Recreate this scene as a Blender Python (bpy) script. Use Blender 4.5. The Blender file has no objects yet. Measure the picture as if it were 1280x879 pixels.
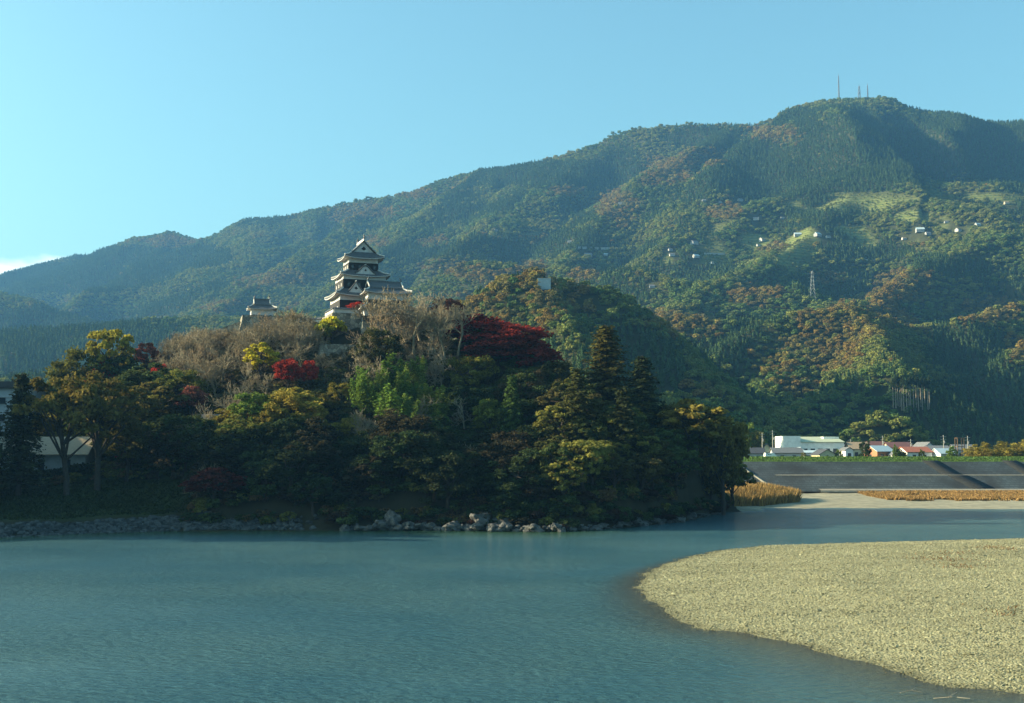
import bpy, bmesh, math, random
import numpy as np
from mathutils import Vector, Matrix

# ------------------------------------------------------------------ camera, sky, sun, exposure
SC = bpy.context.scene
COL = SC.collection
CAM_Z = 14.0
TILT = math.atan((570 - 439.5) / 1500.0)          # the horizon lies at row 570 of the photograph
cam_data = bpy.data.cameras.new('camera')
cam = bpy.data.objects.new('camera', cam_data)
COL.objects.link(cam)
cam.location = (0, 0, CAM_Z)
cam.rotation_euler = (math.pi / 2 + TILT, 0, 0)
cam_data.sensor_width = 36.0
cam_data.lens = 36.0 * 1500 / 1280
cam_data.clip_start = 1.0
cam_data.clip_end = 30000
SC.camera = cam

SUN_EL = math.radians(20)
SUN_AZ = math.radians(-87)                        # clockwise from +Y: the sun stands far to the left, a little beyond the castle
SUN_DIR = Vector((math.sin(SUN_AZ) * math.cos(SUN_EL), math.cos(SUN_AZ) * math.cos(SUN_EL), math.sin(SUN_EL)))

world = bpy.data.worlds.new('World')
SC.world = world
world.use_nodes = True
wn = world.node_tree
bg = wn.nodes['Background']
sky = wn.nodes.new('ShaderNodeTexSky')
sky.sky_type = 'NISHITA'
sky.sun_disc = False
sky.sun_elevation = SUN_EL
sky.sun_rotation = SUN_AZ % (2 * math.pi)
sky.air_density = 1.2
sky.dust_density = 3.2
sky.ozone_density = 3.0
tint = wn.nodes.new('ShaderNodeMix'); tint.data_type = 'RGBA'; tint.blend_type = 'MULTIPLY'
tint.inputs[0].default_value = 1.0
tint.inputs[7].default_value = (0.74, 1.05, 0.91, 1)
wn.links.new(sky.outputs[0], tint.inputs[6])
# a low bank of white cloud beyond the far ridge
tc = wn.nodes.new('ShaderNodeTexCoord')
cn = wn.nodes.new('ShaderNodeTexNoise'); cn.inputs['Scale'].default_value = 26; cn.inputs['Detail'].default_value = 6
mp = wn.nodes.new('ShaderNodeMapping'); mp.inputs['Scale'].default_value = (1, 1, 2.2)
wn.links.new(tc.outputs['Generated'], mp.inputs[0]); wn.links.new(mp.outputs[0], cn.inputs['Vector'])
cdir = Vector(((50 - 640) / 1500, 1.0, (570 - 350) / 1500)).normalized()
vs = wn.nodes.new('ShaderNodeVectorMath'); vs.operation = 'SUBTRACT'; vs.inputs[1].default_value = cdir
wn.links.new(tc.outputs['Generated'], vs.inputs[0])
vm = wn.nodes.new('ShaderNodeVectorMath'); vm.operation = 'MULTIPLY'; vm.inputs[1].default_value = (1 / 0.07, 1 / 0.2, 1 / 0.026)
vl = wn.nodes.new('ShaderNodeVectorMath'); vl.operation = 'LENGTH'
wn.links.new(vs.outputs[0], vm.inputs[0]); wn.links.new(vm.outputs[0], vl.inputs[0])
m1 = wn.nodes.new('ShaderNodeMath'); m1.operation = 'MULTIPLY_ADD'; m1.inputs[1].default_value = -1.0; m1.inputs[2].default_value = 0.75
wn.links.new(vl.outputs['Value'], m1.inputs[0])
m2 = wn.nodes.new('ShaderNodeMath'); m2.operation = 'MULTIPLY_ADD'; m2.inputs[1].default_value = 1.5
wn.links.new(cn.outputs[0], m2.inputs[0]); wn.links.new(m1.outputs[0], m2.inputs[2])
mr = wn.nodes.new('ShaderNodeMapRange'); mr.inputs[1].default_value = 0.72; mr.inputs[2].default_value = 1.35; mr.inputs[4].default_value = 0.75
wn.links.new(m2.outputs[0], mr.inputs[0])
cm = wn.nodes.new('ShaderNodeMix'); cm.data_type = 'RGBA'
cm.inputs[7].default_value = (7.2, 7.0, 6.4, 1)
wn.links.new(mr.outputs[0], cm.inputs[0]); wn.links.new(tint.outputs[2], cm.inputs[6])
wn.links.new(cm.outputs[2], bg.inputs[0])
bg.inputs[1].default_value = 0.09

sun_data = bpy.data.lights.new('sun', 'SUN')
sun_data.energy = 5.0
sun_data.angle = math.radians(0.5)
sun_data.color = (1.0, 0.82, 0.54)
sun = bpy.data.objects.new('sun', sun_data)
COL.objects.link(sun)
sun.location = (-300, 100, 300)
sun.rotation_euler = (-SUN_DIR).to_track_quat('-Z', 'Y').to_euler()

SC.view_settings.view_transform = 'Standard'
SC.view_settings.look = 'None'
SC.view_settings.gamma = 1.0
SC.view_settings.exposure = 1.66
SC.view_settings.use_curve_mapping = False
HAZE_DENSITY = 0.78e-4
HAZE_COLOR = (0.18, 0.5, 1.0, 1)
try:
    SC.cycles.use_denoising = True
    SC.cycles.denoiser = 'OPENIMAGEDENOISE'
except Exception:
    pass
SC.cycles.max_bounces = 5
SC.cycles.diffuse_bounces = 2
SC.cycles.glossy_bounces = 2
SC.cycles.transmission_bounces = 3
SC.cycles.volume_bounces = 0
SC.cycles.transparent_max_bounces = 8

# ------------------------------------------------------------------ helpers
CT, ST = math.cos(TILT), math.sin(TILT)
def ray(px, py):
    dx, dy = (px - 640) / 1500.0, (439.5 - py) / 1500.0
    return dx, CT - dy * ST, ST + dy * CT
def at(px, py, Y):
    """the world point a photograph pixel shows when it lies Y metres ahead"""
    x, y, z = ray(px, py); k = Y / y
    return (x * k, Y, CAM_Z + z * k)
def on_z(px, py, z):
    x, y, dz = ray(px, py); k = (z - CAM_Z) / dz
    return (x * k, y * k, z)
def proj(x, y, z):
    dz = z - CAM_Z
    f = y * CT + dz * ST
    u = -y * ST + dz * CT
    return 640 + 1500 * x / f, 439.5 - 1500 * u / f

def tag(o, label=None, cat=None, group=None, kind=None):
    if label: o['label'] = label
    if cat: o['category'] = cat
    if group: o['group'] = group
    if kind: o['kind'] = kind
    return o
def empty(name, loc=(0, 0, 0), rz=0.0, scale=None):
    o = bpy.data.objects.new(name, None)
    o.empty_display_size = 0.5
    COL.objects.link(o); o.location = loc; o.rotation_euler = (0, 0, rz)
    if scale is not None: o.scale = scale if hasattr(scale, '__len__') else (scale,) * 3
    return o
def link_mesh(name, me, mat=None, parent=None, loc=(0, 0, 0), rz=0.0, smooth=False):
    if mat is not None and not me.materials: me.materials.append(mat)
    if smooth: me.polygons.foreach_set('use_smooth', [True] * len(me.polygons))
    o = bpy.data.objects.new(name, me); COL.objects.link(o)
    o.parent = parent; o.location = loc; o.rotation_euler = (0, 0, rz)
    return o
def np_mesh(name, V, F, tint=None):
    """mesh from vertex array and an (n,k) face index array"""
    V = np.asarray(V, dtype=np.float32); F = np.asarray(F, dtype=np.int32)
    me = bpy.data.meshes.new(name)
    n, k = F.shape
    me.vertices.add(len(V)); me.vertices.foreach_set('co', V.ravel())
    me.loops.add(n * k); me.loops.foreach_set('vertex_index', F.ravel())
    me.polygons.add(n)
    me.polygons.foreach_set('loop_start', np.arange(0, n * k, k, dtype=np.int32))
    if tint is not None:
        a = me.attributes.new('tint', 'FLOAT', 'FACE'); a.data.foreach_set('value', np.asarray(tint, dtype=np.float32))
    me.update(calc_edges=True); me.validate()
    return me
class MB:
    """collects boxes, prisms and tubes; build() links them as ONE mesh object"""
    def __init__(self): self.v, self.f = [], []
    def poly(self, vs, fs):
        b = len(self.v); self.v += [tuple(p) for p in vs]; self.f += [tuple(i + b for i in f) for f in fs]; return self
    def box(self, x0, y0, z0, x1, y1, z1, top=1.0):
        cx, cy = (x0 + x1) / 2, (y0 + y1) / 2
        t = lambda x, y: (cx + (x - cx) * top, cy + (y - cy) * top)
        b = [(x0, y0), (x1, y0), (x1, y1), (x0, y1)]
        vs = [(x, y, z0) for x, y in b] + [(*t(x, y), z1) for x, y in b]
        return self.poly(vs, [(3, 2, 1, 0), (4, 5, 6, 7), (0, 1, 5, 4), (1, 2, 6, 5), (2, 3, 7, 6), (3, 0, 4, 7)])
    def tube(self, pts, rads, n=6):
        b = len(self.v); pts = [Vector(p) for p in pts]
        for i, p in enumerate(pts):
            d = (pts[min(i + 1, len(pts) - 1)] - pts[max(i - 1, 0)]).normalized()
            u = d.orthogonal().normalized(); w = d.cross(u); r = rads[i] if hasattr(rads, '__len__') else rads
            for k in range(n):
                a = 2 * math.pi * k / n
                self.v.append(tuple(p + (u * math.cos(a) + w * math.sin(a)) * r))
        for i in range(len(pts) - 1):
            for k in range(n):
                k2 = (k + 1) % n
                self.f.append((b + i * n + k, b + i * n + k2, b + (i + 1) * n + k2, b + (i + 1) * n + k))
        self.f.append(tuple(b + k for k in reversed(range(n))))
        self.f.append(tuple(b + (len(pts) - 1) * n + k for k in range(n)))
        return self
    def gable(self, x0, x1, y0, y1, z0, z1, th=0.18):
        """two roof slabs with the ridge along x"""
        ym = (y0 + y1) / 2
        for ya in (y0, y1):
            self.poly([(x0, ya, z0), (x1, ya, z0), (x1, ym, z1), (x0, ym, z1), (x0, ya, z0 + th), (x1, ya, z0 + th), (x1, ym, z1 + th), (x0, ym, z1 + th)],
                      [(0, 1, 2, 3), (4, 7, 6, 5), (0, 4, 5, 1), (2, 6, 7, 3), (1, 5, 6, 2), (0, 3, 7, 4)])
        return self
    def mesh(self, name):
        me = bpy.data.meshes.new(name); me.from_pydata(self.v, [], self.f)
        bm = bmesh.new(); bm.from_mesh(me); bmesh.ops.recalc_face_normals(bm, faces=bm.faces); bm.to_mesh(me); bm.free()
        me.update(); return me
    def build(self, name, mat, parent=None, **k): return link_mesh(name, self.mesh(name), mat, parent, **k)

# ---- noise
def _hash(ix, iy, seed):
    h = (ix.astype(np.int64) * 374761393 + iy.astype(np.int64) * 668265263 + seed * 1442695041) & 0x7fffffff
    h = ((h ^ (h >> 13)) * 1274126177) & 0x7fffffff
    h = (h ^ (h >> 16)) & 0xffff
    return h / 65535.0
def vnoise(x, y, seed=0):
    x = np.asarray(x, float); y = np.asarray(y, float)
    ix, iy = np.floor(x), np.floor(y); fx, fy = x - ix, y - iy
    fx = fx * fx * fx * (fx * (fx * 6 - 15) + 10); fy = fy * fy * fy * (fy * (fy * 6 - 15) + 10)
    a, b = _hash(ix, iy, seed), _hash(ix + 1, iy, seed)
    c, d = _hash(ix, iy + 1, seed), _hash(ix + 1, iy + 1, seed)
    return (a + (b - a) * fx) * (1 - fy) + (c + (d - c) * fx) * fy
def fbm(x, y, seed=0, o=4):
    s, a, t = 0, 1.0, 0
    for i in range(o):
        s = s + a * vnoise(x * 2 ** i, y * 2 ** i, seed + i * 17); t += a; a *= 0.5
    return s / t
def ridged(x, y, seed=0, o=3):
    s, a, t = 0, 1.0, 0
    for i in range(o):
        s = s + a * (1 - np.abs(2 * vnoise(x * 2 ** i, y * 2 ** i, seed + i * 31) - 1)); t += a; a *= 0.5
    return s / t

# ---- materials
def mat_new(name):
    m = bpy.data.materials.new(name); m.use_nodes = True
    return m, m.node_tree, m.node_tree.nodes['Principled BSDF']
def nd(nt, t, **kw):
    n = nt.nodes.new(t)
    for k, v in kw.items():
        if k.startswith('i_'):
            key = k[2:]; n.inputs[int(key) if key.isdigit() else key].default_value = v
        else: setattr(n, k, v)
    return n
def rgb(c): return (*c, 1)
def mat_plain(name, c, rough=0.8, noise=0.25, scale=2.0, bump=0.0, spec=0.25):
    """plain surface with irregular weathering of its own colour"""
    m, nt, b = mat_new(name)
    g = nd(nt, 'ShaderNodeTexCoord')
    n = nd(nt, 'ShaderNodeTexNoise', i_Scale=scale, i_Detail=6.0, i_Roughness=0.65)
    nt.links.new(g.outputs['Object'], n.inputs['Vector'])
    r = nd(nt, 'ShaderNodeValToRGB')
    r.color_ramp.elements[0].position = 0.3; r.color_ramp.elements[1].position = 0.7
    r.color_ramp.elements[0].color = rgb([v * (1 - noise) for v in c]); r.color_ramp.elements[1].color = rgb([min(1, v * (1 + noise * .6)) for v in c])
    nt.links.new(n.outputs[0], r.inputs[0]); nt.links.new(r.outputs[0], b.inputs['Base Color'])
    b.inputs['Roughness'].default_value = rough; b.inputs['Specular IOR Level'].default_value = spec
    if bump:
        bp = nd(nt, 'ShaderNodeBump', i_Strength=bump, i_Distance=0.1)
        nt.links.new(n.outputs[0], bp.inputs['Height']); nt.links.new(bp.outputs[0], b.inputs['Normal'])
    return m
def mat_tiles(name, c, sc=3.0):
    """grey clay tiles: ribs running down the slope"""
    m, nt, b = mat_new(name)
    g = nd(nt, 'ShaderNodeTexCoord')
    w = nd(nt, 'ShaderNodeTexNoise', i_Scale=2.2, i_Detail=5.0)
    nt.links.new(g.outputs['Object'], w.inputs['Vector'])
    v = nd(nt, 'ShaderNodeTexVoronoi', i_Scale=sc)
    nt.links.new(g.outputs['Object'], v.inputs['Vector'])
    mx = nd(nt, 'ShaderNodeMix', data_type='RGBA'); mx.inputs[6].default_value = rgb([k * .65 for k in c]); mx.inputs[7].default_value = rgb([k * 1.3 for k in c])
    nt.links.new(w.outputs[0], mx.inputs[0]); nt.links.new(mx.outputs[2], b.inputs['Base Color'])
    bp = nd(nt, 'ShaderNodeBump', i_Strength=0.5, i_Distance=0.08)
    nt.links.new(v.outputs['Distance'], bp.inputs['Height']); nt.links.new(bp.outputs[0], b.inputs['Normal'])
    b.inputs['Roughness'].default_value = 0.55
    return m
def mat_leaf(name, mode, trans=0.35, c=(0.1, 0.1, 0.1), contrast=0.55):
    """foliage; colour from the object ('object'), from the scattered point ('instancer') or fixed; 'tint' varies it leaf by leaf"""
    m = bpy.data.materials.new(name); m.use_nodes = True; nt = m.node_tree
    nt.nodes.remove(nt.nodes['Principled BSDF']); out = nt.nodes['Material Output']
    if mode == 'object': src = nd(nt, 'ShaderNodeObjectInfo').outputs['Color']
    elif mode == 'instancer': src = nd(nt, 'ShaderNodeAttribute', attribute_type='INSTANCER', attribute_name='col').outputs['Color']
    else:
        q = nd(nt, 'ShaderNodeRGB'); q.outputs[0].default_value = rgb(c); src = q.outputs[0]
    t = nd(nt, 'ShaderNodeAttribute', attribute_type='GEOMETRY', attribute_name='tint')
    mr = nd(nt, 'ShaderNodeMapRange', i_1=0.0, i_2=1.0, i_3=1 - contrast, i_4=1 + contrast)
    nt.links.new(t.outputs['Fac'], mr.inputs[0])
    mu = nd(nt, 'ShaderNodeVectorMath', operation='SCALE')
    nt.links.new(src, mu.inputs[0]); nt.links.new(mr.outputs[0], mu.inputs['Scale'])
    d = nd(nt, 'ShaderNodeBsdfDiffuse'); tr = nd(nt, 'ShaderNodeBsdfTranslucent'); ms = nd(nt, 'ShaderNodeMixShader', i_0=trans)
    nt.links.new(mu.outputs[0], d.inputs[0]); nt.links.new(mu.outputs[0], tr.inputs[0])
    nt.links.new(d.outputs[0], ms.inputs[1]); nt.links.new(tr.outputs[0], ms.inputs[2]); nt.links.new(ms.outputs[0], out.inputs[0])
    return m
M_LEAF = mat_leaf('leaves', 'object')
M_FAR = mat_leaf('forest_leaves', 'instancer', 0.2, contrast=.4)
M_BARK = mat_plain('bark', (0.05, 0.042, 0.034), 0.9, 0.4, 6)
M_TWIG = mat_leaf('bare_twigs', 'object', 0.0, contrast=0.0)

# ---- leaf and tube builders
def unit(a): return a / np.maximum(np.linalg.norm(a, axis=-1, keepdims=True), 1e-9)
def leaf_cards(P, N, size, rng, spread=0.7, aspect=0.6):
    n = len(P)
    N = unit(N + spread * rng.normal(size=(n, 3)))
    t = unit(np.cross(N, rng.normal(size=(n, 3)))); b = np.cross(N, t)
    s = (size * rng.uniform(0.6, 1.4, size=n))[:, None]
    V = np.stack([P + t * s, P + b * s * aspect, P - t * s * 0.9, P - b * s * aspect], axis=1).reshape(-1, 3)
    return V, np.arange(4 * n, dtype=np.int32).reshape(-1, 4)
def lobe_crown(name, rng, centers, radii, per, size, squash=0.8, spread=0.7, lo=0.55):
    Ps, Ns, Ts = [], [], []
    for c, r in zip(centers, radii):
        d = unit(rng.normal(size=(per, 3))); d[:, 2] = np.where(d[:, 2] < -0.35, -d[:, 2], d[:, 2])
        rr = r * rng.uniform(lo, 1.05, size=(per, 1))
        p = d * rr; p[:, 2] *= squash
        Ps.append(p + c); Ns.append(d)
        Ts.append(np.clip(0.5 + rng.normal(0, 0.14) + rng.normal(0, 0.2, size=per), 0, 1))
    V, F = leaf_cards(np.concatenate(Ps), np.concatenate(Ns), size, rng, spread)
    return np_mesh(name, V, F, np.concatenate(Ts))
def ellipsoid_lobes(rng, n, rx, rz, zc, rl, low=-0.5):
    cs = []
    k = 0
    for i in range(n):
        a = i * 2.399963 + rng.uniform(-.4, .4); u = low + (1 - low) * (i + .5) / n
        q = math.sqrt(max(0, 1 - u * u)); s = rng.uniform(0.5, 0.78)
        cs.append((rx * s * q * math.cos(a), rx * s * q * math.sin(a), zc + rz * s * u * 1.05))
    return np.array(cs), rl * rng.uniform(0.7, 1.25, size=n)
class Twigs:
    def __init__(self): self.V, self.F, self.n = [], [], 0
    def tube(self, pts, r0, r1, k=3):
        pts = np.asarray(pts); m = len(pts)
        d = unit(np.gradient(pts, axis=0)); ref = np.array([0.31, 0.17, 0.93]) if abs(d[0][2]) < 0.8 else np.array([1.0, 0.1, 0.05])
        u = unit(np.cross(d, ref)); w = np.cross(d, u)
        r = np.linspace(r0, r1, m)[:, None]
        ring = [pts + (u * math.cos(2 * math.pi * j / k) + w * math.sin(2 * math.pi * j / k)) * r for j in range(k)]
        self.V.append(np.stack(ring, axis=1).reshape(-1, 3))
        for i in range(m - 1):
            for j in range(k):
                j2 = (j + 1) % k
                self.F.append((self.n + i * k + j, self.n + i * k + j2, self.n + (i + 1) * k + j2, self.n + (i + 1) * k + j))
        self.n += m * k
    def mesh(self, name): return np_mesh(name, np.concatenate(self.V), np.array(self.F))
def grow(tw, rng, p, d, L, r, lev, maxlev, tips, kids=(3, 5), up=0.12, minr=0.022, spread=0.75):
    m = 4; pts = [p]; q = p; dd = d
    for i in range(m - 1):
        dd = unit(dd + rng.normal(0, 0.14, 3) + np.array([0, 0, up])); q = q + dd * L / (m - 1); pts.append(q)
    tw.tube(pts, max(r, minr), max(r * 0.55, minr * .8), 6 if lev == 0 else (4 if lev == 1 else 3))
    if lev >= maxlev: tips.append((q, dd)); return
    for j in range(rng.integers(kids[0], kids[1] + 1)):
        s = rng.uniform(0.45, 1.0) if lev else rng.uniform(0.55, 1.0)
        idx = s * (m - 1); i0 = min(int(idx), m - 2); b = pts[i0] + (pts[i0 + 1] - pts[i0]) * (idx - i0)
        nd_ = unit(dd + rng.normal(0, spread, 3))
        grow(tw, rng, b, nd_, L * rng.uniform(0.55, 0.8), r * 0.55, lev + 1, maxlev, tips, kids, up, minr, spread)

# ------------------------------------------------------------------ mountains
# every ridge: photograph pixels of its crest with the distance at which it stands, turned into world points
RIDGES = [   # (points, side slope, crest roundness)
 ([(-420,425,4400),(-200,395,4300),(0,349,4200),(30,340,4150),(60,328,4100),(100,318,4000),(130,315,3950),(150,303,3900),(180,295,3850),(212,289,3800),(240,295,3750),(258,300,3720),(275,295,3700),(300,279,3650),(315,271,3600),(345,270,3550),(375,264,3500),(400,256,3450),(440,248,3400),(480,242,3350),(520,233,3300),(560,221,3250),(600,209,3200),(630,208,3150),(680,201,3100),(720,188,3050),(750,172,3030),(780,160,3000),(820,154,2970),(870,151,2940),(920,152,2920),(945,155,2900),(965,148,2880),(1000,133,2850),(1020,126,2820),(1050,123,2800),(1090,123,2790),(1110,127,2780),(1150,134,2760),(1190,140,2750),(1230,147,2740),(1280,150,2730),(1400,160,2700),(1600,195,2650)], .50, 12),
 ([(945,155,2900),(900,184,2740),(850,209,2600),(800,240,2420),(765,266,2260),(720,300,2050),(690,328,1850)], .8, 8),
 ([(1000,135,2830),(950,186,2620),(920,216,2460),(890,250,2280),(850,292,2080),(820,328,1880)], .8, 8),
 ([(720,190,3050),(680,230,2820),(640,262,2620),(600,292,2420),(540,332,2120)], .72, 8),
 ([(600,210,3200),(560,250,2950),(520,280,2700),(470,315,2400),(420,345,2200)], .65, 8),
 ([(480,243,3340),(440,277,3050),(390,318,2750),(330,353,2450),(270,385,2150)], .65, 8),
 ([(312,272,3600),(290,308,3320),(250,340,3050),(215,370,2700)], .6, 8),
 ([(212,290,3800),(190,320,3520),(150,352,3200)], .6, 8),
 ([(100,318,4000),(60,350,3700),(20,365,3500)], .4, 10),
 ([(-300,392,2700),(-100,374,2650),(0,364,2600),(40,370,2570),(80,385,2500),(120,400,2400),(180,412,2250)], .5, 10),
 ([(-300,425,1750),(-100,418,1750),(100,404,1700),(200,400,1700),(300,396,1700),(400,388,1700),(480,385,1680)], .33, 30),
 ([(-300,470,1000),(0,462,1000),(120,455,1000),(240,452,1000)], .3, 30),
 ([(1500,225,2100),(1280,238,2100),(1180,246,2100),(1060,245,2100),(980,256,2080),(920,272,2030)], .42, 40),
 ([(1280,290,1720),(1220,302,1660),(1180,314,1600),(1140,337,1500),(1095,364,1400),(1070,382,1300)], .75, 8),
 ([(1060,262,2050),(1000,300,1800),(940,330,1600),(890,352,1450),(850,375,1320)], .75, 8),
 ([(1500,360,1300),(1290,372,1280),(1250,380,1240),(1200,392,1180)], .6, 10),
 ([(1500,395,1100),(1310,412,1060),(1270,428,1030),(1235,450,1000)], .6, 10),
 ([(560,332,1750),(620,322,1720),(680,328,1700),(740,338,1600),(790,332,1560),(830,345,1500),(880,350,1450),(940,357,1400),(1000,350,1400)], .5, 12),
 ([(800,391,1150),(850,387,1140),(900,394,1130),(960,388,1150)], .6, 10),
 ([(800,545,900),(830,520,920),(860,470,970),(900,425,1020),(945,396,1060),(1000,379,1080),(1060,380,1090),(1110,389,1130),(1160,405,1190),(1200,428,1240),(1250,460,1300),(1300,492,1350),(1400,520,1400)], .82, 9),
 ([(1060,380,1090),(1085,402,1000),(1100,432,900),(1112,456,810)], .85, 7),
 ([(1060,381,1117),(1000,430,1026),(960,470,958),(930,515,878)], .66, 8),
 ([(955,548,710),(975,522,731),(1000,497,763),(1050,464,806),(1100,456,827),(1150,469,816),(1200,498,795),(1260,525,784)], .72, 8),
 ([(1030,556,600),(1060,530,620),(1085,509,630),(1110,503,635),(1140,514,640),(1170,540,640)], .8, 6),
 ([(480,410,900),(520,392,850),(580,372,800),(630,352,780),(665,340,770),(700,350,770),(745,353,775),(790,379,815),(830,406,850),(880,446,890),(930,480,930),(960,503,960)], .82, 8),
 ([(665,341,770),(685,378,700),(705,402,650),(728,440,600),(735,480,560)], .8, 8),
 ([(630,352,780),(610,390,700),(600,430,640)], .8, 8),
 ([(830,500,600),(860,489,610),(890,497,610),(925,520,600)], .6, 8),
]
TREE_DROP = 9.0
def _mk(r):
    P = np.array([at(*p) for p in r[0]]); P[:, 2] -= TREE_DROP
    return P, r[1], r[2]
RIDGE_W = [_mk(r) for r in RIDGES]
PLAIN = 10.8
def hill_height(x, y):
    x = np.asarray(x, float); y = np.asarray(y, float)
    wx = (fbm(x / 170, y / 170, 5) - .5); wy = (fbm(x / 170, y / 170, 9) - .5)
    far = np.clip((y - 600) / 1500, 0.25, 1.2)
    X = x + 70 * wx * far; Y = y + 70 * wy * far
    H = np.full(x.shape, -400.0); Dm = np.full(x.shape, 1e9)
    for P, s, r in RIDGE_W:
        best = np.full(x.shape, 1e12); h = np.zeros(x.shape)
        for a, b in zip(P[:-1], P[1:]):
            d = b - a; L = d[0] ** 2 + d[1] ** 2
            t = np.clip(((X - a[0]) * d[0] + (Y - a[1]) * d[1]) / L, 0, 1)
            q = (X - a[0] - t * d[0]) ** 2 + (Y - a[1] - t * d[1]) ** 2
            m = q < best; best = np.where(m, q, best); h = np.where(m, a[2] + t * d[2], h)
        dist = np.sqrt(best)
        hh = h - s * (np.sqrt(dist ** 2 + r * r) - r)
        k = 7.0
        mx = np.maximum(H, hh); H = mx + k * np.log(np.exp((H - mx) / k) + np.exp((hh - mx) / k))
        Dm = np.minimum(Dm, dist)
    amp = np.clip(Dm / 220, 0, 1) * np.clip(y / 2200, .12, 1.0)
    H = H - 260 * amp * (1 - ridged(x / 430, y / 1100, 3)) ** 1.15 + 55 * amp
    H = H + (fbm(x / 60, y / 60, 21, 3) - .5) * 8
    mx = np.maximum(H, PLAIN); k = 3.0
    H = mx + k * np.log(np.exp((H - mx) / k) + np.exp((PLAIN - mx) / k)) - 0.7 * k * np.exp(-np.abs(H - PLAIN) / 6)
    return np.maximum(H, PLAIN)

NA, ND = 560, 300
AZ = np.radians(np.linspace(-36, 36, NA)); DD = 426 * (5250 / 426) ** np.linspace(0, 1, ND)
gA, gD = np.meshgrid(AZ, DD)
gX, gY = np.tan(gA) * gD, gD
gH = hill_height(gX, gY)
gX[:], gY[:] = gX, gY
idx = np.arange(NA * ND).reshape(ND, NA)
quads = np.stack([idx[:-1, :-1], idx[:-1, 1:], idx[1:, 1:], idx[1:, :-1]], -1).reshape(-1, 4)

def blob(px, py, B):
    w = np.zeros(np.shape(px))
    for cx, cy, rx, ry in B: w = np.maximum(w, np.clip(1.35 - ((px - cx) / rx) ** 2 - ((py - cy) / ry) ** 2, 0, 1))
    return w
AUTUMN = [(830,213,45,22),(775,258,35,25),(880,196,40,14),(970,168,36,22),(455,262,60,12),(210,300,34,9),(600,340,40,12),(560,330,36,12),(655,352,58,24),(610,382,55,26),(705,372,55,26),(640,400,60,22),
  (1070,394,80,24),(1010,432,70,36),(965,442,34,30),(1130,352,50,26),(1105,372,30,16),(1240,382,48,18),(1272,428,22,18),(868,402,50,16),(830,394,30,12),(945,362,44,18),(325,350,40,10),(290,382,46,10),(380,345,30,10),
  (668,296,28,10),(705,238,30,8),(520,240,30,8),(905,262,32,12),(1010,298,26,8),(965,306,30,8),(1000,470,30,20),(730,340,26,8),(660,330,26,8),(540,300,26,8),(425,270,22,8),(470,300,22,8),(1035,345,30,10),(960,360,30,14)]
FIELD = [(1075,262,110,27),(1110,288,80,20),(1020,292,56,24),(950,302,70,46),(960,330,40,10),(1010,268,50,18),(1240,242,50,7),(740,312,36,7),(860,318,36,10),(1140,284,40,10),(1215,283,50,7),(640,288,40,7),(1020,250,40,10)]
CEDAR = [(1080,185,230,52),(1230,180,120,55),(700,215,120,18),(880,170,60,16),(60,430,200,50),(80,345,150,22),(1050,350,70,22),(800,450,60,60),(1210,430,60,40),(1240,500,90,50),
  (160,320,90,16),(250,320,50,14),(540,310,60,14),(690,300,60,14),(1030,225,120,24),(1090,310,60,14),(1180,330,60,16)]
def land_type(x, y, h):
    px, py = proj(x, y, h + 8)
    n1 = fbm(x / 130, y / 190, 41, 4); n2 = fbm(x / 70, y / 100, 57, 3); n3 = fbm(x / 45, y / 45, 77, 3)
    near = np.clip((1300 - y) / 700, 0, 1)
    aut = blob(px, py, AUTUMN) * (0.55 + 0.9 * n3) + np.clip((n2 - .58) * 4.5, 0, 1) * .75
    ced = blob(px, py, CEDAR) + np.clip((n1 - .50) * 6, 0, 1) * .8 - blob(px, py, AUTUMN) * .6
    fld = blob(px, py, FIELD) * np.clip((n3 - .40) * 8, 0, 1)
    return px, py, aut, ced, fld, n1, n2, n3

M_HILL, nt, b = mat_new('hill_soil')
at_ = nd(nt, 'ShaderNodeAttribute', attribute_type='GEOMETRY', attribute_name='field')
g = nd(nt, 'ShaderNodeTexCoord'); n_ = nd(nt, 'ShaderNodeTexNoise', i_Scale=0.12, i_Detail=8.0)
nt.links.new(g.outputs['Object'], n_.inputs['Vector'])
r1 = nd(nt, 'ShaderNodeMix', data_type='RGBA'); r1.inputs[6].default_value = (.022, .03, .016, 1); r1.inputs[7].default_value = (.06, .06, .028, 1)
r2 = nd(nt, 'ShaderNodeMix', data_type='RGBA'); r2.inputs[6].default_value = (.085, .115, .035, 1); r2.inputs[7].default_value = (.16, .17, .06, 1)
r3 = nd(nt, 'ShaderNodeMix', data_type='RGBA')
tz = nd(nt, 'ShaderNodeSeparateXYZ'); nt.links.new(g.outputs['Object'], tz.inputs[0])
ts = nd(nt, 'ShaderNodeMath', operation='MULTIPLY_ADD'); ts.inputs[1].default_value = 1.1; nt.links.new(tz.outputs['Z'], ts.inputs[0])
t2 = nd(nt, 'ShaderNodeMath', operation='MULTIPLY'); t2.inputs[1].default_value = 9.0; nt.links.new(n_.outputs[0], t2.inputs[0]); nt.links.new(t2.outputs[0], ts.inputs[2])
t3 = nd(nt, 'ShaderNodeMath', operation='SINE'); nt.links.new(ts.outputs[0], t3.inputs[0])
t4 = nd(nt, 'ShaderNodeMapRange', i_1=-1.0, i_2=1.0); nt.links.new(t3.outputs[0], t4.inputs[0])
nt.links.new(n_.outputs[0], r1.inputs[0]); nt.links.new(t4.outputs[0], r2.inputs[0])
nt.links.new(at_.outputs['Fac'], r3.inputs[0]); nt.links.new(r1.outputs[2], r3.inputs[6]); nt.links.new(r2.outputs[2], r3.inputs[7])
nt.links.new(r3.outputs[2], b.inputs['Base Color']); b.inputs['Roughness'].default_value = 1.0; b.inputs['Specular IOR Level'].default_value = 0.0
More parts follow.
